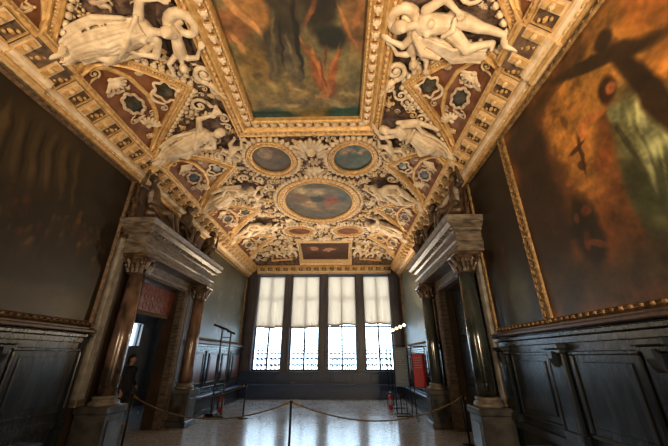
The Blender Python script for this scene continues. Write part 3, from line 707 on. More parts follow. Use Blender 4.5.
st += [(-1.55,3.15,.07,.42,-34,(.68,.46,.28),.85),(-1.75,3.6,.05,.25,-20,(.64,.42,.26),.8),(-1.12,3.55,.035,.5,10,(.36,.30,.22),.8),(-.98,3.7,.03,.5,4,(.09,.07,.06),.8),(-1.22,4.2,.03,.35,14,(.40,.34,.24),.7),(-.84,3.9,.03,.45,-4,(.42,.36,.26),.7),(-.72,3.5,.05,.8,0,(.07,.055,.05),.9),(-.9,4.62,.12,.035,15,(.60,.44,.28),.85),
       (-.56,3.75,.04,.3,-22,(.66,.38,.18),.8),(-.44,4.0,.035,.35,-12,(.72,.44,.22),.8),(-.32,4.25,.03,.35,-8,(.36,.15,.07),.8),(-.24,3.95,.03,.3,6,(.40,.18,.08),.8),(-.08,4.0,.035,.35,16,(.62,.34,.16),.8),(-.42,4.85,.14,.035,30,(.66,.46,.28),.85),(.14,3.35,.04,.45,-28,(.58,.36,.20),.85),(.30,3.1,.07,.25,10,(.55,.33,.18),.8),(-.45,3.1,.05,.3,20,(.45,.26,.14),.8),
       (-1.6,4.3,.12,.08,0,(.30,.24,.13),.7),(.10,4.75,.22,.06,12,(.56,.48,.31),.7),(-1.2,5.05,.4,.05,-4,(.58,.48,.30),.7),(.3,4.6,.10,.15,0,(.28,.26,.17),.6),(-1.8,4.9,.1,.2,0,(.52,.40,.22),.6),(-1.45,2.75,.12,.12,0,(.62,.40,.24),.8),(-.05,2.75,.14,.14,0,(.50,.28,.15),.8)]
def cv(x0, y0): return lambda v: onvault(x0+v[:,0], y0+v[:,1], .03+v[:,2])
canvas_rect('canvas', fx1-fx0, fy1-1.2, 140, 240, cv(fx0,1.2), (.42,.35,.22), [(a-fx0,c-1.2,*r) for a,c,*r in st], 51, t, 'fresco', tint=(.96,1.02,1.04), warp=.05, ws=3.2, grain=.45, metres=True)
path = dens([(fx0,fy0),(fx0,fy1),(fx1,fy1),(fx1,fy0)], .2, True)
b = MB(); n_ = 0
pr = [(0,0),(0,.13),(.02,.16),(.05,.17),(.07,.13),(.08,.115),(.24,.115),(.26,.15),(.29,.19),(.33,.19),(.35,.15),(.37,.13),(.45,.13),(.47,.17),(.50,.17),(.53,.10),(.54,0)]
b.sweep(path, pr, True); b.build('frame', 'gold', t, vmap(0,0))
vis = [(fx0,2.0),(fx0,fy1),(fx1,fy1),(fx1,2.0)]
b = MB()
for pth in ([(fx0-.16,1.9),(fx0-.16,fy1+.12)],[(fx0-.1,fy1+.16),(fx1+.1,fy1+.16)],[(fx1+.16,1.9),(fx1+.16,fy1+.12)]): band_motifs(b, pth, 0, .205, False, .13)
b.build('carved_leaf_cells', ['stucco','redpanel'], t, vmap(0,0))
b = MB()
for pth in ([(fx0-.41,1.9),(fx0-.41,fy1+.41)],[(fx0-.41,fy1+.41),(fx1+.41,fy1+.41)],[(fx1+.41,1.9),(fx1+.41,fy1+.41)]):
    for p, d in along(pth, .12): b.ell((p.x,p.y,.145), (.045,.032,.035), 6, 4, math.atan2(d.y,d.x))
for pth in ([(fx0-.035,1.9),(fx0-.035,fy1)],[(fx0,fy1+.035),(fx1,fy1+.035)],[(fx1+.035,1.9),(fx1+.035,fy1)]):
    for p, d in along(pth, .075): b.ell((p.x,p.y,.165), (.026,.018,.018), 5, 4, math.atan2(d.y,d.x))
b.build('beading', 'palegold', t, vmap(0,0))
OCC.append(('r',-2.52,1.02,-3,5.98))
def spiral(cx, cy, R, turns, r0, h, start=0., dr=1, n=22):
    pts = []; rad = []
    for i in range(n):
        q = i/(n-1); an = start+dr*q*turns*2*PI; rr = R*(1-.85*q); pts.append((cx+rr*math.cos(an), cy+rr*math.sin(an), h)); rad.append(r0*(1-.45*q))
    return pts, rad
for sx, nm in ((fx0-.62,1),(fx1+.62,-1)):
    b = MB(); p, r_ = spiral(sx, 4.15, .20, 1.6, .055, .10, PI/2, nm, 26); b.tube(p, r_, 8); b.ell((sx,4.15,.11),(.06,.06,.05))
    p, r_ = spiral(sx+.06*nm, 4.52, .13, 1.4, .045, .10, -PI/2, nm, 20); b.tube(p, r_, 8)
    b.tube([(sx,4.35,.1),(sx+.1*nm,4.5,.12),(sx+.22*nm,4.75,.1),(sx+.2*nm,5.1,.06)],[.07,.06,.05,.02],8)
    b.build('corner_scroll', 'stucco', t, vmap(0,0), True)

# ---- round and oval canvases
def oval_painting(x, y, rx, ry, w, label, bg, strokes, seed, eggs=True, big=False):
    t = thing('ceiling_painting', vpt(x,y,.1), label, 'painting')
    canvas_oval('canvas', rx+.02, ry+.02, lambda v: onvault(x+v[:,0], y+v[:,1], .03+v[:,2]), bg, strokes, seed, t, warp=.07, ws=5, grain=.5)
    P = ell_path(rx, ry, 64)[::-1]
    b = MB(); b.sweep(P, [(0,0),(0,.08),(.02,.11),(.045,.11),(.06,.07),(w*.75,.07),(w*.8,.11),(w*.95,.11),(w,.06),(w,0)], True); b.build('frame', 'gold', t, vmap(x,y))
    b = MB()
    if eggs: band_motifs(b, ell_path(rx+w*.5, ry+w*.5, 64), 0, .16 if big else .13, True, .075, .62 if big else .4)
    b2 = w*.875
    for p, d in along(ell_path(rx+b2, ry+b2, 64), .06, True): b.cur = 0; b.ell((p.x,p.y,.11), (.02,.016,.016), 5, 3, math.atan2(d.y,d.x))
    b.build('carved_motifs', ['stucco','redpanel'], t, vmap(x,y))
    b = MB(); o = w+.07
    for p, d in along(ell_path(rx+o, ry+o, 64), .15, True):
        an = math.atan2(d.y,d.x); b.ell((p.x,p.y,.05), (.075,.07,.06), 8, 4, an); n = Vector((d.y,-d.x)); b.ell((p.x+n.x*.07,p.y+n.y*.07,.04), (.04,.03,.04), 6, 4, an)
    b.build('scalloped_border', 'stucco', t, vmap(x,y))
    OCC.append(('e',x,y,rx+o+.1,ry+o+.1))
oval_painting(XCc, 9.62, 1.17, 1.40, .28, 'large central oval ceiling canvas with a red cloaked group', (.27,.25,.20),
    [(.5,.5,.45,.5,0,(.40,.34,.24),.6),(.28,.62,.14,.12,20,(.62,.50,.36),.8),(.22,.45,.12,.14,0,(.34,.24,.18),.8),(.70,.52,.15,.12,-15,(.52,.16,.09),.9),(.62,.64,.12,.08,10,(.50,.26,.15),.8),(.47,.5,.10,.12,0,(.10,.15,.10),.9),(.86,.45,.08,.2,0,(.16,.25,.26),.8),(.4,.30,.2,.08,0,(.64,.56,.40),.7),(.5,.8,.2,.06,0,(.45,.33,.2),.6)], 61, big=True)
oval_painting(-1.87, 7.0, .52, .63, .17, 'small round ceiling canvas of dark brown figures, left roundel', (.22,.17,.12), [(.4,.4,.16,.28,20,(.55,.44,.32),.8),(.65,.5,.1,.25,-20,(.30,.21,.13),.8),(.7,.8,.2,.1,0,(.20,.16,.11),.8)], 63)
oval_painting(.37, 7.0, .52, .63, .17, 'small round ceiling canvas with a blue-green ground, right roundel', (.18,.25,.23), [(.5,.6,.3,.2,20,(.17,.28,.23),.8),(.35,.35,.2,.12,-30,(.56,.40,.27),.8),(.7,.3,.12,.18,20,(.56,.42,.29),.8),(.3,.72,.12,.1,0,(.33,.19,.12),.7),(.6,.12,.25,.1,0,(.20,.28,.28),.7)], 65)
oval_painting(-1.76, 12.25, .47, .40, .15, 'little oval canvas left of the mask, beyond the central oval', (.36,.19,.13), [(.5,.45,.25,.15,10,(.42,.24,.15),.8),(.3,.4,.1,.1,0,(.32,.2,.12),.7)], 67, eggs=False)
oval_painting(.34, 12.25, .47, .40, .15, 'little oval canvas right of the mask, beyond the central oval', (.38,.20,.13), [(.45,.5,.22,.12,-20,(.45,.27,.17),.8),(.7,.45,.1,.12,0,(.30,.15,.1),.7)], 69, eggs=False)
# ---- oblong canvas in the cove above the windows
t = thing('ceiling_painting', vpt(XCc,14.4,.1), 'reddish oblong canvas in the cove right above the windows', 'painting'); ex0, ex1, ey0, ey1 = -1.92, .40, 13.65, 15.15
canvas_rect('canvas', ex1-ex0, ey1-ey0, 90, 60, cv(ex0,ey0), (.26,.17,.13), [(a*2.3,c*1.5,*r) for a,c,*r in [(.5,.5,.5,.3,0,(.30,.18,.12),.6),(.28,.45,.22,.22,15,(.78,.58,.42),.8),(.17,.5,.14,.12,0,(.40,.22,.14),.8),(.60,.5,.35,.14,-8,(.76,.58,.44),.8),(.76,.42,.2,.18,20,(.42,.22,.14),.8),(.45,.62,.14,.10,0,(.36,.14,.09),.8)]], 71, t, 'fresco', warp=.10, ws=3, metres=True)
b = MB(); b.sweep(dens([(ex0,ey0),(ex0,ey1),(ex1,ey1),(ex1,ey0)],.15,True), [(0,0),(0,.08),(.03,.11),(.06,.08),(.12,.07),(.15,.10),(.18,.08),(.19,0)], True); b.build('frame','palegold',t,vmap(0,0))
b = MB()
for p, d in along([(ex0-.09,ey0-.09),(ex0-.09,ey1+.09),(ex1+.09,ey1+.09),(ex1+.09,ey0-.09)], .09, True): b.ell((p.x,p.y,.085),(.03,.02,.02),5,3,math.atan2(d.y,d.x))
b.build('beading','gold',t,vmap(0,0)); OCC.append(('r',ex0-.25,ex1+.25,ey0-.22,15.6))

def el_curl(R, r):
    b = MB(); d = r.choice((-1,1)); st_ = r.uniform(0,2*PI); p, ra = spiral(0,0,R,1.35,R*.21,R*.45+.02,st_,d,18)
    b.tube(p, ra, 6); b.ell((0,0,R*.5+.02),(R*.22,R*.22,R*.25),6,4)
    a = st_; c = Vector((R*math.cos(a),R*math.sin(a),0)); tg = Vector((math.sin(a),-math.cos(a),0))*d
    b.tube([c+Vector((0,0,R*.45)), c+tg*R*.7+Vector((0,0,R*.45)), c+tg*R*1.25+c*.35+Vector((0,0,R*.3))],[R*.21,R*.25,R*.06],6); return b
def el_leaf(R, r):
    b = MB(); n = r.choice((3,5)); a0 = r.uniform(0,2*PI)
    for k in range(n):
        a = a0+(k-(n-1)/2)*.5; L = R*(1.25-.12*abs(k-(n-1)/2)); b.tube([(0,0,.02),(L*.5*math.cos(a),L*.5*math.sin(a),R*.6),(L*math.cos(a+.15),L*math.sin(a+.15),R*.3),(L*1.1*math.cos(a+.5),L*1.1*math.sin(a+.5),R*.45)],[R*.14,R*.25,R*.18,R*.07],6)
    b.ell((0,0,R*.3),(R*.28,R*.28,R*.3),6,4); return b
def el_rose(R, r):
    b = MB(); n = r.choice((5,6,8))
    for k in range(n): a = 2*PI*k/n; b.ell((R*.6*math.cos(a),R*.6*math.sin(a),R*.28),(R*.36,R*.24,R*.25),6,4,a)
    b.ell((0,0,R*.4),(R*.28,R*.28,R*.3),7,4); return b
# ---- gilded triangular spandrels
def wavy(b, cx, cy, rs, ry, r, h, n=40, lob=7, amp=.16):
    pts = [(cx+rs*(1+amp*math.cos(lob*2*PI*i/n))*math.cos(2*PI*i/n), cy+ry*(1+amp*math.cos(lob*2*PI*i/n))*math.sin(2*PI*i/n), h) for i in range(n+1)]; b.tube(pts, r, 6)
def shell(b, cx, cy, R, an, h=.03):
    for k in range(7):
        a = an+(k-3)*.36; b.tube([(cx,cy,h),(cx+R*.6*math.cos(a),cy+R*.6*math.sin(a),h+.05),(cx+R*math.cos(a),cy+R*math.sin(a),h+.02)],[R*.07,R*.15,R*.12],6)
    b.ell((cx,cy,h+.03),(R*.22,R*.22,.04),7,4)
def spandrel(side, k):
    y0 = AP[k]; sn = 'left' if side < 0 else 'right'
    mp = smap(side); f = lambda v: mp(v+np.array([0,y0,0])); sx = XL+.9 if side < 0 else XR-.9
    t = thing('gilded_spandrel', vpt(sx,y0,.1), 'gold-edged triangular vault panel with dark cartouches, %s from the camera on the %s' % (ORD[k], sn), 'vault panel')
    b = MB(); ns, nw = 16, 10; V = []
    for i in range(ns+1):
        s = 1.45*i/ns
        for j in range(nw+1): V.append((s, near(s)+(far(s)-near(s))*j/nw, .02))
    b.add(V, [(i*(nw+1)+j, i*(nw+1)+j+1, (i+1)*(nw+1)+j+1, (i+1)*(nw+1)+j) for i in range(ns) for j in range(nw)]); b.build('panel', 'redpanel', t, f)
    leg = dens(NEAR,.12)+dens(FAR[::-1],.12)[1:]
    b = MB(); b.sweep(leg, [(-.02,0),(-.02,.07),(.0,.10),(.03,.10),(.045,.065),(.10,.065),(.115,.10),(.14,.12),(.165,.09),(.17,0)]); b.build('gilded_border','gold',t,f)
    b = MB()
    for p, d in along(leg, .055):
        n = Vector((-d.y,d.x)); c = p+n*.072; b.ell((c.x,c.y,.075),(.016,.036,.022),5,3,math.atan2(d.y,d.x))
    b.build('beading','palegold',t,f)
    b = MB()
    for p, d in along(leg, .13):
        n = Vector((d.y,-d.x)); c = p+n*.06; an = math.atan2(d.y,d.x); b.ell((c.x,c.y,.06),(.062,.05,.06),8,4,an); b.ell((c.x+n.x*.05,c.y+n.y*.05,.04),(.035,.035,.04),6,3,an)
    b.build('scalloped_edge','stucco',t,f)
    rib = dens([(.04,-.86),(.30,-.72),(.50,-.42),(.58,0),(.52,.42),(.34,.80),(.08,1.18)],.08)
    b = MB(); b.sweep(rib, [(-.04,.02),(-.04,.06),(-.015,.085),(.02,.085),(.045,.06),(.045,.02)]); b.build('inner_rib','gold',t,f)
    b = MB(); b.cur = 0
    wavy(b,.27,.10,.15,.24,.030,.06,lob=8,amp=.08)
    b.cur = 1; b.ell((.27,.10,.02),(.14,.23,.035),20,4)
    b.cur = 0
    for yy in (.02,.18): b.tube([(.1,.1+(yy-.1)*5,.04),(.18,.1+(yy-.1)*4.3,.07),(.30,.1+(yy-.1)*4,.05)],[.02,.035,.02],6)
    b.build('lower_oval_cartouche',['stucco2','darkhole'],t,f)
    for q, (cs, cy, R_) in enumerate(((.10,-.72,.085),(.40,-.26,.07),(.44,.42,.075),(.09,.98,.085),(.70,.38,.08),(.68,-.42,.08),(1.02,-.26,.06),(.10,-.22,.07),(.10,.44,.07),(.72,.02,.05))):
        rr = random.Random(k*20+q); (el_leaf if q%2 else el_curl)(R_, rr).build('leaf_curl','stucco2' if q%3 else 'palegold',t,lambda v, cs=cs, cy=cy: f(v+np.array([cs,cy,.01])),True)
    for cy, an in ((-.50,1.2),(.70,-.7)):
        b = MB(); shell(b,.22,cy,.23,an,.04); b.build('shell_mask','stucco',t,f)
    b = MB(); b.cur = 1; b.ell((.92,.02,.02),(.15,.20,.035),20,4); b.cur = 0; wavy(b,.92,.02,.19,.24,.026,.06,lob=6,amp=.14)
    b.tube([(.92+.30*math.cos(q)*-1+.0, .10+.22*math.sin(q), .06) for q in np.linspace(-1.1,1.1,12)],[.012+.022*math.sin(i/11*PI) for i in range(12)],6)
    for sg in (-1,1): p, r_ = spiral(.92+.16,.02+sg*.20,.07,1.3,.022,.06,0,sg,14); b.tube(p, r_, 6)
    b.ell((1.17,.02,.07),(.06,.05,.05),8,5); b.build('upper_oval_cartouche',['stucco','darkhole'],t,f)
    OCC.append(('s',side,y0))
for k in range(5):
    for side in (-1,1): spandrel(side, k)

# ---- reclining stucco figures
def recl(v):
    P = [('e',(.74,0,.12),(.17,.17,.13)),('c',(.76,0,.13),(1.08,.04,.19),.135,.16),('e',(1.14,.04,.19),(.13,.20,.13)),('c',(1.24,.06,.22),(1.36,.08,.26),.06,.055),
         ('e',(1.47,.10,.26),(.12,.09,.10)),('e',(1.45,.10,.36),(.035,.02,.025)),('e',(1.50,.14,.22),(.11,.10,.10)),('e',(1.41,.09,.33),(.02,.03,.015)),
         ('e',(1.06,.10,.31),(.06,.07,.05)),('e',(1.06,-.04,.31),(.06,.07,.05))]
    A1 = [(1.22,.20,.22),(1.34,.42,.22),(1.55,.38,.20)] if v == 0 else ([(1.22,.20,.22),(1.05,.42,.25),(.84,.30,.28)] if v == 1 else [(1.22,.20,.22),(1.42,.36,.24),(1.66,.22,.22)])
    A2 = [(1.18,-.15,.20),(.98,-.36,.22),(.76,-.26,.24)] if v != 1 else [(1.18,-.15,.20),(1.36,-.36,.18),(1.58,-.30,.16)]
    for A, sd in ((A1,1),(A2,-1)):
        P += [('c',A[0],A[1],.075,.058),('c',A[1],A[2],.055,.036)]+hand(A[2],Vector(A[2])-Vector(A[1]),(0,-sd,.3),r=.016,L=.05)
    L1 = [(.72,.09,.13),(.36,.20+.05*v,.26),(.06,.05,.12)]; L2 = [(.72,-.09,.12),(.34,-.10,.17),(-.02,-.12-.03*v,.10)]
    for L in (L1,L2): P += [('c',L[0],L[1],.125,.085),('c',L[1],L[2],.08,.045),('c',L[2],(L[2][0]-.06,L[2][1]+.04,L[2][2]+.08),.045,.03)]
    return P
def drap(v):
    P = []
    def fold(a, m, c, r=.026): P.extend([('c',a,m,r*.8,r*1.15),('c',m,c,r*1.15,r*.7)])
    if v == 1:                                                    # fully wrapped
        P += [('c',(1.02,0,.17),(.45,.02,.17),.17,.22),('c',(.45,.02,.15),(.02,.02,.08),.21,.15)]
        for k in range(9):
            q = -1+2*k/8; fold((1.15,q*.15,.33-.10*q*q),(.55,q*.27,.385-.16*q*q),(-.02,q*.20,.20-.06*q*q),.026 if k%2 else .034)
        fold((1.2,-.20,.26),(.8,.06,.40),(.5,.28,.26),.04); fold((1.15,.22,.26),(.85,.34,.20),(.2,.36,.12),.055); fold((1.0,-.22,.26),(.6,-.32,.22),(.15,-.28,.12),.04)
    elif v == 0:
        P += [('c',(1.05,.30,.15),(.5,.38,.13),.11,.15),('c',(.5,.38,.13),(.1,.30,.08),.14,.08)]
        for k in range(6):
            q = k/5; fold((1.15-.1*q,.20+.08*q,.27),(.55-.1*q,.26+.24*q,.29-.08*q),(.06,.12+.28*q,.12),.028)
        fold((1.24,.2,.28),(1.0,.42,.30),(.7,.50,.22),.05); fold((.80,.12,.26),(.70,-.02,.29),(.74,-.16,.25),.04)
    else:
        P += [('c',(.80,0,.15),(.35,0,.18),.17,.22),('c',(.35,0,.16),(.05,0,.08),.20,.14)]
        for k in range(8):
            q = -1+2*k/7; fold((.88,q*.16,.29-.08*q*q),(.42,q*.27,.375-.16*q*q),(-.0,q*.24,.19-.06*q*q),.024 if k%2 else .034)
        fold((.92,-.2,.24),(.90,.02,.32),(.84,.22,.26),.05); fold((1.3,-.12,.15),(1.0,-.36,.18),(.5,-.42,.12),.06)
    return P
FIG = [(sculpt(recl(v),.014,1), sculpt(drap(v),.014,1)) for v in range(3)]
WHERE = ['first and second','second and third','third and fourth','fourth and fifth']
for k in range(4):
    for side in (-1,1):
        var = {(-1,0):1,(1,0):0}.get((side,k), (k+(side>0))%3); sn = 'left' if side < 0 else 'right'
        desc = ['half-nude stucco figure with raised arm','stucco figure fully wrapped in folds','stucco figure with draped legs'][var]
        sl = {0:-7,1:-22,2:-24,3:-26}[k]; s0 = .08; x0 = XL+.40+s0 if side < 0 else XR-.40-s0; y0 = AP[k]+1.62
        t = thing('stucco_figure', vpt(x0+.7*(-side),y0-.2,0), '%s reclining between %s triangles on the %s' % (desc, WHERE[k], sn), 'figure', 'reclining stucco figures')
        mp = vmap(x0, y0, math.radians(sl), -side, 1.06)
        from_vf(FIG[var][0]).build('body','stucco',t,mp,True,flip=side>0); from_vf(FIG[var][1]).build('drapery','stucco',t,mp,True,flip=side>0)
        c = math.cos(math.radians(sl)); s_ = math.sin(math.radians(sl))
        for u, rr in ((.25,.34),(.65,.32),(1.05,.36),(1.45,.30)): OCC.append(('e',x0-side*u*c,y0+u*s_,rr*.9,rr*.85))

# ---- tritons with coiled tails beside the great frame, winged putti further on
tr = [('e',(0,.28,.14),(.11,.14,.10)),('c',(0,.25,.14),(.0,-.02,.15),.11,.085),('c',(0,.38,.17),(.0,.46,.2),.045,.04),('e',(.01,.54,.20),(.075,.085,.08)),('e',(.01,.53,.285),(.02,.02,.02)),('e',(0,.59,.17),(.08,.06,.08))]
an = 0; prev = Vector((0,-.02,.15))
for i in range(22):
    q = i/21; a = -PI*.5+q*2*PI*1.25; rr = .24*(1-.72*q); c = Vector((.16+rr*math.cos(a+PI*.5-.6)*-1+.0, -.30+rr*math.sin(a+PI*.5-.6)*-1+.10, .14)); tr.append(('c',prev,c,.085*(1-.6*q)+.01,.085*(1-.62*q)+.01)); prev = c
for A in ([(.10,.36,.16),(.27,.30,.18),(.33,.14,.18)],[(-.10,.36,.16),(-.22,.50,.18),(-.20,.68,.17)]):
    tr += [('c',A[0],A[1],.05,.04),('c',A[1],A[2],.038,.026)]+hand(A[2],Vector(A[2])-Vector(A[1]),(1 if A[0][0] > 0 else -1,0,.2),r=.013,L=.04)
TRI = sculpt(tr,.014,2)
pt = [('e',(0,.05,.12),(.10,.11,.09)),('c',(0,.06,.12),(0,.22,.13),.10,.10),('e',(0,.42,.16),(.095,.095,.09)),('e',(0,.41,.25),(.02,.02,.02)),('e',(0,.47,.15),(.10,.08,.09)),('c',(0,.28,.14),(0,.36,.15),.05,.05)]
for sg in (-1,1):
    pt += [('c',(sg*.09,.24,.13),(sg*.24,.20+.06*sg,.15),.045,.04),('c',(sg*.24,.20+.06*sg,.15),(sg*.28,.38,.15),.038,.028)]+hand((sg*.28,.38,.15),(0,1,0),(-sg,0,.2),r=.012,L=.035)
    pt += [('c',(sg*.06,0,.12),(sg*.15,-.17,.18),.068,.05),('c',(sg*.15,-.17,.18),(sg*.08,-.35,.11),.048,.032),('c',(sg*.08,-.35,.11),(sg*.12,-.42,.13),.032,.024)]
PUT = sculpt(pt,.014,2)
def wings(b, sc=1.):
    for sg in (-1,1):
        for k in range(5): a = .35+.28*k; b.tube([(sg*.08,.22,.05),(sg*(.08+.20*math.cos(a)),.22+.20*math.sin(a),.08),(sg*(.08+.33*math.cos(a)),.22+.30*math.sin(a),.04)],[.03,.04,.012],6)
for side in (-1,1):
    sn = 'left' if side < 0 else 'right'; x = XCc+side*1.97
    t = thing('stucco_triton', vpt(x,3.35,.1), 'cream stucco sea creature with coiled tail beside the great frame, %s side' % sn, 'figure', None)
    from_vf(TRI).build('body','stucco',t,vmap(x,3.35,.25,-side,1.05),True); OCC.append(('e',x,3.35,.34,.62))
    b = MB(); 
    for a in (.3,1.0,-.5): b.tube([(.30,-.1,.08),(.30+.12*math.cos(a),-.1+.12*math.sin(a),.1),(.3+.22*math.cos(a),-.1+.2*math.sin(a),.06)],[.03,.04,.01],6)
    b.build('tail_fin','stucco',t,vmap(x,3.35,.25,-side,1.05),True)
PP = [(-2.72,6.35,.6,'left of the left roundel'),(1.24,6.35,-.6,'right of the right roundel'),(-2.75,8.9,.3,'left of the central oval'),(1.27,8.9,-.3,'right of the central oval'),(-2.62,11.55,.6,'beyond the central oval on the left'),(1.14,11.55,-.6,'beyond the central oval on the right'),
      (-3.15,14.55,2.6,'in the far left corner panel'),(1.60,14.55,-2.6,'in the far right corner panel'),(-2.38,14.35,3.14,'standing left of the reddish canvas over the windows'),(.86,14.35,3.14,'standing right of the reddish canvas over the windows'),(-2.75,14.6,2.9,'second figure left of the reddish canvas'),(1.22,14.6,-2.9,'second figure right of the reddish canvas')]
for i, (x, y, an, wh) in enumerate(PP):
    t = thing('stucco_putto', vpt(x,y,.1), 'small cream stucco putto %s' % wh, 'figure', 'stucco putti')
    sc_ = 1.0 if i not in (8,9) else 1.35; mp = vmap(x,y,an,1,sc_); from_vf(PUT).build('body','stucco',t,mp,True)
    if i < 6: b = MB(); wings(b); b.build('wings','stucco2',t,mp,True)
    OCC.append(('e',x,y,.30,.40))
# cherub heads and acanthus in the middle axis
for x, y, sc_, lab in ((XCc,6.55,1.25,'cream acanthus fan with a winged face between the two roundels'),(XCc,7.62,.8,'small cream leaf mask touching the near rim of the central oval'),(XCc,11.75,.9,'cream mask between central oval and the canvas over the windows'),(XCc,13.25,.9,'gilded shell crest on top of the canvas over the windows')):
    t = thing('stucco_mask', vpt(x,y,.1), lab, 'mask'); mp = vmap(x,y,0,1,sc_)
    b = MB(); b.ell((0,0,.12),(.10,.12,.10),12,8); b.ell((0,-.01,.215),(.02,.03,.02)); 
    for sg in (-1,1): b.ell((sg*.035,.03,.205),(.018,.012,.01)); b.ell((sg*.10,0,.10),(.02,.035,.03))
    b.ell((0,-.06,.20),(.03,.01,.012)); b.build('face','stucco',t,mp,True)
    b = MB()
    for k in range(9):
        a = -PI/2+(k-4)*.30; R = .36 if k%2 == 0 else .30
        b.tube([(0,-.04,.04),(R*.5*math.cos(a),R*.5*math.sin(a),.10),(R*math.cos(a),R*math.sin(a),.07),(R*1.1*math.cos(a),R*1.1*math.sin(a),.11)],[.03,.055,.04,.015],6)
    b.build('leaf_fan','stucco',t,mp,True)
    b = MB()
    for sg in (-1,1):
        for k in range(5): a = -.1+.32*k; b.tube([(sg*.08,.05,.05),(sg*(.08+.18*math.cos(a)),.05+.18*math.sin(a),.09),(sg*(.08+.34*math.cos(a)),.05+.28*math.sin(a),.05)],[.03,.045,.012],6)
    b.build('wings','stucco2',t,mp,True); OCC.append(('e',x,y,.36*sc_,.34*sc_))
# corner panels by the windows
for side in (-1,1):
    sn = 'left' if side < 0 else 'right'; x0 = XCc+side*1.75
    t = thing('corner_panel', vpt(x0+side*.5,14.6,.05), 'gold-edged ochre corner panel in the cove at the far %s' % sn, 'vault panel')
    f = lambda v, side=side, x0=x0: onvault(x0+side*v[:,0], v[:,1], v[:,2])
    pa = [(0.,15.15),(0.,13.75),(.35,13.9),(.75,14.35),(1.05,15.15)]
    V = []; 
    for i in range(9):
        s = 1.05*i/8; yb = interp([(p[0],p[1]) for p in pa[1:]], s)
        for j in range(9): V.append((s, yb+(15.15-yb)*j/8, .02))
    b = MB(); b.add(V, [(i*9+j,i*9+j+1,(i+1)*9+j+1,(i+1)*9+j) for i in range(8) for j in range(8)]); b.build('panel','redpanel',t,f)
    b = MB(); b.sweep(dens(pa,.12,True), [(-.04,0),(-.04,.06),(0,.09),(.04,.06),(.04,0)], True); b.build('border','gold',t,f)

# ---- scrollwork filling everything between
def el_strap(R, r):
    b = MB(); a0 = r.uniform(0,2*PI); ca, sa = math.cos(a0), math.sin(a0); pts = []; ra = []
    for i in range(26):
        q = i/25; 
        if q < .5: an = q*2*PI*1.5; rr = R*.5*(.25+1.5*q); x = -R*.55+rr*math.cos(an+PI*.5); y = rr*math.sin(an+PI*.5)
        else: qq = 1-q; an = qq*2*PI*1.5; rr = R*.5*(.25+1.5*qq); x = R*.55-rr*math.cos(an+PI*.5); y = -rr*math.sin(an+PI*.5)
        pts.append((x*ca-y*sa, x*sa+y*ca, R*.3+.02)); ra.append(R*.13)
    b.tube(pts, ra, 6); return b
ZONES = {}
def zone(x, y):
    sd = 'left' if x < -2.35 else ('right' if x > .87 else 'middle'); k = sum(y > a for a in (3.0,5.9,8.6,11.3,13.6)); return sd, k
ZN = ['level with the first triangle','level with the second triangle','level with the third triangle','level with the fourth triangle','level with the fifth triangle','in the far cove by the windows']
def put(x, y, el, name, R):
    z = zone(x,y)
    if z not in ZONES:
        ZONES[z] = thing('stucco_scrollwork', vpt(x,y,0), 'cream curling stucco scrollwork, %s part of ceiling, %s' % (z[0], ZN[z[1]]), 'scrollwork')
    n = len(ZONES[z].children)
    el.build(name, rnd.choice(['stucco','stucco','stucco2','palegold']) if R > .1 else rnd.choice(['stucco','stucco2','stucco2','palegold']), ZONES[z], vmap(x,y), True)
    OCC.append(('e',x,y,R*.85,R*.85))
cnt = 0
for R, tries in ((.20,1500),(.15,3000),(.105,7000),(.078,9000),(.055,9000)):
    for _ in range(tries):
        x = rnd.uniform(XL+.55, XR-.55); y = rnd.uniform(2.0, YE-.75)
        if inside(x,y,R*.62) : continue
        kd = rnd.random()
        if R > .2: el, nm = (el_strap(R,rnd),'strapwork') if kd < .4 else (el_curl(R*.85,rnd),'scroll')
        elif kd < .45: el, nm = el_curl(R*.9,rnd),'scroll'
        elif kd < .78: el, nm = el_leaf(R,rnd),'leaf_spray'
        else: el, nm = el_rose(R,rnd),'rosette'
        put(x,y,el,nm,R); cnt += 1
print('scroll elements', cnt, {z: len(t.children) for z, t in ZONES.items()})

# ================================================================== FLOOR FURNITURE
def stanchion(x, y, h, label):
    t = thing('rope_stanchion', (x,y,0), label, 'stanchion', 'rope barrier posts')
    b = MB(); b.lathe([(.17,0),(.17,.012),(.15,.028),(.03,.04)], 0+x, y, 28); b.build('base','metal',t,smooth=True)
    b = MB(); b.lathe([(.022,.035),(.022,h-.05)], x, y, 14); b.build('post','metal',t,smooth=True)
    b = MB(); b.lathe([(.030,h-.05),(.034,h-.03),(.034,h-.012),(.026,h)], x, y, 14); b.build('cap','metal',t,smooth=True)
    b = MB()
    for s_ in (-1,1): b.tube([(x+s_*(.03+.02*math.sin(q/6*PI)), y, h-.055+.035*math.cos(q/6*PI)) for q in range(7)], .006, 5)
    b.build('hook','brass',t)
stanchion(-.95,6.6,.95,'black rope post standing alone in the middle of the floor')
stanchion(-4.42,7.3,.98,'black rope post in front of the left doorway')
stanchion(2.66,7.72,.93,'black rope post in front of the right doorway')
stanchion(-2.98,10.7,.92,'black rope post further back on the left, before the bench')
def rope(p, q, sag, label, r=.012, sk=0.):
    t = thing('barrier_rope', ((p[0]+q[0])/2,(p[1]+q[1])/2,min(p[2],q[2])-sag), label, 'rope', None)
    b = MB(); N = 90; P = Vector(p); Q = Vector(q); pts = []
    for i in range(N+1):
        u = i/N; c = P.lerp(Q,u); c.z -= sag*4*u*(1-u)*(1+sk*(u-.5)); pts.append(c)
    b.tube(pts, [r*(1+.12*math.sin(i*2.1)) for i in range(N+1)], 8); b.build('cord','rope',t,smooth=True)
    for e, d in ((0,1),(N,-1)):
        b = MB(); b.tube([pts[e],pts[e+3*d]],.022,8); b.build('end_clip','brass',t)
rope((-4.38,7.27,.93),(-1.0,6.6,.905),.33,'tan rope sagging from the left doorway post to the middle post')
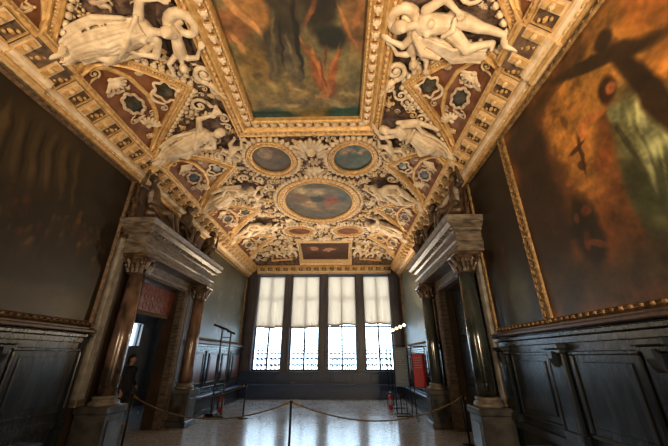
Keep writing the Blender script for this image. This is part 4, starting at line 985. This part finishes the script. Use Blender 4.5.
rope((-.90,6.6,.905),(2.62,7.7,.88),.36,'tan rope sagging from the middle post to the right doorway post')
rope((-3.03,10.72,.87),(-4.35,9.9,.62),.10,'thin rope from the back left post toward the wall bench',.010)

def person(x, y, label):
    t = thing('person', (x,y,0), label, 'person')
    P = [('e',(0,0,.98),(.17,.12,.13)),('c',(0,0,1.0),(0,.0,1.25),.145,.15),('e',(0,0,1.34),(.20,.12,.13)),('c',(0,0,1.42),(.02,0,1.56),.06,.052),('e',(.03,0,1.64),(.085,.075,.11)),('e',(.115,0,1.63),(.018,.014,.02)),('e',(.07,0,1.575),(.04,.035,.03)),('e',(.02,.078,1.63),(.02,.012,.03)),('e',(.02,-.078,1.63),(.02,.012,.03))]
    for s_ in (-1,1):
        P += [('c',(0,s_*.09,.95),(.03,s_*.10,.5),.095,.065),('c',(.03,s_*.10,.5),(-.01,s_*.10,.09),.062,.042),('c',(-.01,s_*.10,.05),(.15,s_*.11,.035),.045,.032)]
        sh = Vector((0,s_*.20,1.38)); el = Vector((-.02,s_*.27,1.1)); wr = Vector((.16,s_*.20,.95)) if s_ > 0 else Vector((.05,s_*.27,.86))
        P += [('c',sh,el,.058,.045),('c',el,wr,.042,.028)]+hand(wr,wr-el,(.3,-s_,0),r=.009,L=.042)
    from_vf(sculpt(P,.012,2)).build('body','skin',t,lambda v: v+np.array([x,y,0]),True)
    J = [('c',(0,0,.98),(0,0,1.3),.175,.17),('e',(0,0,1.35),(.23,.15,.13)),('e',(0,0,.88),(.19,.15,.18))]
    for s_ in (-1,1):
        el = Vector((-.02,s_*.27,1.1)); wr = Vector((.14,s_*.205,.965)) if s_ > 0 else Vector((.045,s_*.27,.90)); J += [('c',(0,s_*.20,1.38),el,.072,.06),('c',el,wr,.058,.042)]
    from_vf(sculpt(J,.018,2)).build('jacket','coat',t,lambda v: v+np.array([x,y,0]),True)
    T = []
    for s_ in (-1,1): T += [('c',(0,s_*.09,.92),(.03,s_*.10,.5),.115,.082),('c',(.03,s_*.10,.5),(-.01,s_*.10,.10),.078,.066)]
    from_vf(sculpt(T,.018,2)).build('trousers','coat',t,lambda v: v+np.array([x,y,0]),True)
    from_vf(sculpt([('e',(.005,0,1.69),(.10,.09,.085)),('e',(-.04,0,1.63),(.065,.085,.09))],.012,2)).build('hair','hair',t,lambda v: v+np.array([x,y,0]),True)
person(-6.02,9.5,'person in a dark coat standing beyond the left doorway')

def extinguisher(x, y, label):
    t = thing('fire_extinguisher', (x,y,0), label, 'fire extinguisher')
    b = MB(); b.lathe([(.05,0),(.078,.02),(.08,.05),(.08,.36),(.065,.42),(.03,.46),(.025,.48)], x, y, 20); b.build('cylinder','red',t,smooth=True)
    b = MB(); b.box(x-.02,y-.02,.48,x+.02,y+.02,.54,.005); b.box(x-.015,y-.13,.53,x+.015,y+.02,.545,.004); b.box(x-.015,y-.12,.56,x+.015,y+.02,.575,.004); b.build('valve_handle','metal',t)
    b = MB(); b.tube([(x,y-.02,.51),(x-.07,y-.06,.53),(x-.11,y-.06,.42),(x-.105,y-.05,.25),(x-.10,y-.04,.10)],[.012,.012,.012,.014,.02],8); b.build('hose','metal',t)
    b = MB(); b.lathe([(.0805,.16),(.0812,.17),(.0812,.30),(.0805,.31)], x, y, 20); b.build('label_band','printwhite',t)
extinguisher(-4.05,11.75,'red fire extinguisher on the floor beside the left lamp stand')
extinguisher(1.72,12.4,'red fire extinguisher on the floor behind the right sign stand')

def floodlight(x, y, z, tx, label, par, m='metal'):
    pass
def lamp_stand(x, y, label):
    t = thing('lamp_stand', (x,y,0), label, 'floodlight stand')
    b = MB(); b.box(x-.32,y-.22,0,x+.32,y+.22,.03,.01); b.box(x-.28,y-.18,.03,x-.02,y+.12,.10,.01); b.build('base_plate','metal',t)
    for dx in (-.15,.16):
        b = MB(); b.tube([(x+dx,y,.03),(x+dx,y,2.44+(.08 if dx < 0 else 0))],.030,8); b.build('pole','metal',t)
    b = MB(); b.tube([(x-.15,y,2.30),(x+.16,y,2.30)],.016,6); b.tube([(x-.15,y,1.75),(x+.16,y,1.75)],.014,6); b.tube([(x-.15,y,.7),(x+.16,y,.7)],.014,6); b.build('crossbar','metal',t)
    for dx, dz in ((-.30,2.66),(-.08,2.58),(.18,2.46)):
        b = MB(); b.box(-.15,-.09,-.035,.15,.09,.035,.01)
        def f(v, dx=dx, dz=dz): return np.stack([x+dx+v[:,0], y+v[:,1], dz-v[:,0]*.35+v[:,2]],1)
        L = b.build('lamp_head','metal',t,f); b = MB(); b.box(-.13,-.07,.035,.13,.07,.039); b.build('lamp_glass','printwhite',L,f)
    b = MB(); b.tube([(x-.15,y,2.5),(x-.2,y,2.6)],.012,6); b.tube([(x-.15,y,2.5),(x-.08,y,2.56)],.012,6); b.tube([(x+.16,y,2.42),(x+.18,y,2.44)],.012,6); b.build('bracket','metal',t)
lamp_stand(-3.92,11.0,'black double-pole floodlight stand by the left dado')

def bulb_stand(x, y, label):
    t = thing('lamp_stand', (x,y,0), label, 'floodlight stand')
    b = MB(); b.box(x-.14,y-.3,0,x+.5,y+.3,.03,.01); b.build('base_plate','metal',t)
    b = MB(); b.tube([(x,y,.03),(x,y,2.52),(x+.03,y,2.60),(x+.12,y,2.62)],.02,8); b.tube([(x+.14,y,.03),(x+.14,y,2.1)],.016,6); b.build('pole','metal',t)
    b = MB(); b.tube([(x+.10,y,2.50),(x+.85,y,2.85)],.018,6); b.tube([(x,y,2.4),(x+.10,y,2.50)],.015,6); b.build('lamp_rail','metal',t)
    for k in range(5):
        px = x+.14+k*.155; pz = 2.57+k*.065
        b = MB(); b.tube([(px,y,pz-.03),(px,y,pz+.02)],[.03,.036],10); h = b.build('lamp_holder','metal',t)
        b = MB(); b.ell((px,y-.01,pz+.035),(.055,.055,.05),12,8); b.build('glowing_bulb','bulb',h,smooth=True)
    return t
bulb_stand(1.78,13.0,'tall lamp stand with a row of glowing bulbs behind the sign boards')

t = thing('sign_board', (2.0,11.3,0), 'slate grey information board on black legs, right of the windows', 'sign')
b = MB(); b.box(1.78,11.28,.80,2.22,11.32,1.98,.008); b.build('panel','greyboard',t)
b = MB(); r4 = random.Random(3)
for k in range(17): b.box(1.82,11.274,1.86-k*.058,1.82+.36*(.55+.45*r4.random()),11.2785,1.875-k*.058)
b.build('printed_lines','printwhite',t)
for xx in (1.76,2.24):
    b = MB(); b.tube([(xx,11.3,.02),(xx,11.3,2.05)],.018,8); b.build('leg','metal',t)
for xx in (1.90,2.08):
    b = MB(); b.tube([(xx,11.3,.02),(xx,11.3,.8)],.014,8); b.build('leg','metal',t)
b = MB(); b.tube([(1.76,11.3,2.05),(2.24,11.3,2.05)],.016,8); b.build('top_bar','metal',t)
b = MB(); b.box(1.70,11.05,0,2.30,11.10,.03,.008); b.box(1.70,11.5,0,2.30,11.55,.03,.008); b.box(1.74,11.05,0,1.79,11.55,.03); b.box(2.21,11.05,0,2.26,11.55,.03); b.build('foot_frame','metal',t)
t = thing('sign_board', (2.42,10.5,0), 'crimson poster board on thin black legs, near the right portal', 'sign')
b = MB(); b.box(2.22,10.48,.84,2.60,10.52,1.80,.008); b.build('panel','redboard',t)
b = MB()
for k in range(5): b.box(2.27,10.474,1.66-k*.07,2.27+.24-.03*(k%3),10.4785,1.675-k*.07)
b.build('printed_lines','printwhite',t)
for xx in (2.20,2.62):
    b = MB(); b.tube([(xx,10.5,.02),(xx,10.5,2.0)],.016,8); b.build('leg','metal',t)
b = MB(); b.tube([(2.20,10.5,2.0),(2.62,10.5,2.0)],.014,8); b.build('top_bar','metal',t)
b = MB(); b.box(2.15,10.28,0,2.24,10.72,.025,.006); b.box(2.56,10.28,0,2.65,10.72,.025,.006); b.build('foot_frame','metal',t)

# ================================================================== LIGHT, WORLD, CAMERA
w = bpy.data.worlds.new('World'); bpy.context.scene.world = w; w.use_nodes = True
bg = w.node_tree.nodes['Background']; bg.inputs[0].default_value = (.68,.86,1.0,1); bg.inputs[1].default_value = 10.5
for (a, c) in WIN:                                  # sampling portals in the window openings (emit nothing themselves)
    l = bpy.data.lights.new('window_portal','AREA'); l.shape = 'RECTANGLE'; l.size = c-a; l.size_y = WZ1-WZ0; l.cycles.is_portal = True
    o = bpy.data.objects.new('window_portal', l); C.objects.link(o); o.location = ((a+c)/2, YE+.38, (WZ0+WZ1)/2); o.rotation_euler = (-PI/2,0,0)
l = bpy.data.lights.new('window_portal','AREA'); l.shape = 'RECTANGLE'; l.size = 2.0; l.size_y = .85; l.cycles.is_portal = True
o = bpy.data.objects.new('window_portal', l); C.objects.link(o); o.location = (-8.58,12.3,2.52); o.rotation_euler = (0,-PI/2,0)
def lamp_or_fill(loc, target, power, size=.14, spread=150, col=(1,.74,.45)):  # used for the lamp stands and for added lights that have no fixture
    l = bpy.data.lights.new('floodlight','AREA'); l.size = size; l.energy = power; l.color = col; l.spread = math.radians(spread)
    o = bpy.data.objects.new('floodlight', l); C.objects.link(o); o.location = loc
    o.rotation_euler = (Vector(target)-Vector(loc)).to_track_quat('-Z','Y').to_euler()
lamp_or_fill((-4.0,11.0,2.75),(-1.5,10.5,6.6),150)
lamp_or_fill((2.2,13.0,2.95),(0,11.0,6.6),150)
lamp_or_fill((-3.9,.4,2.4),(-1.2,3.0,6.6),165)  # added unseen uplight without a fixture, brightens the near ceiling on the left
lamp_or_fill((2.2,.4,2.4),(-.4,3.0,6.6),165)  # added unseen uplight without a fixture, brightens the near ceiling on the right
lamp_or_fill((1.9,-1.6,2.4),(3.0,3.4,4.2),190)  # added light behind the camera, no fixture, lifts the right wall canvas
lamp_or_fill((-3.4,-1.6,2.4),(-4.8,4.0,4.2),45)  # added light behind the camera, no fixture, lifts the left wall canvas
cam = bpy.data.cameras.new('camera'); cam.sensor_width = 36; cam.lens = 36*305.25/668; cam.clip_start = .05; cam.clip_end = 200
co = bpy.data.objects.new('camera', cam); C.objects.link(co); co.location = (0,0,CAMH)
co.rotation_euler = (math.radians(90+23.64), 0, math.radians(1.245)); bpy.context.scene.camera = co
sc = bpy.context.scene
sc.view_settings.view_transform = 'Standard'; sc.view_settings.look = 'None'; sc.view_settings.gamma = 1; sc.view_settings.exposure = 0
try: sc.view_settings.use_curve_mapping = False
except Exception: pass
sc.cycles.use_denoising = True; sc.cycles.max_bounces = 6; sc.cycles.diffuse_bounces = 4; sc.cycles.transparent_max_bounces = 12; sc.cycles.sample_clamp_indirect = 6
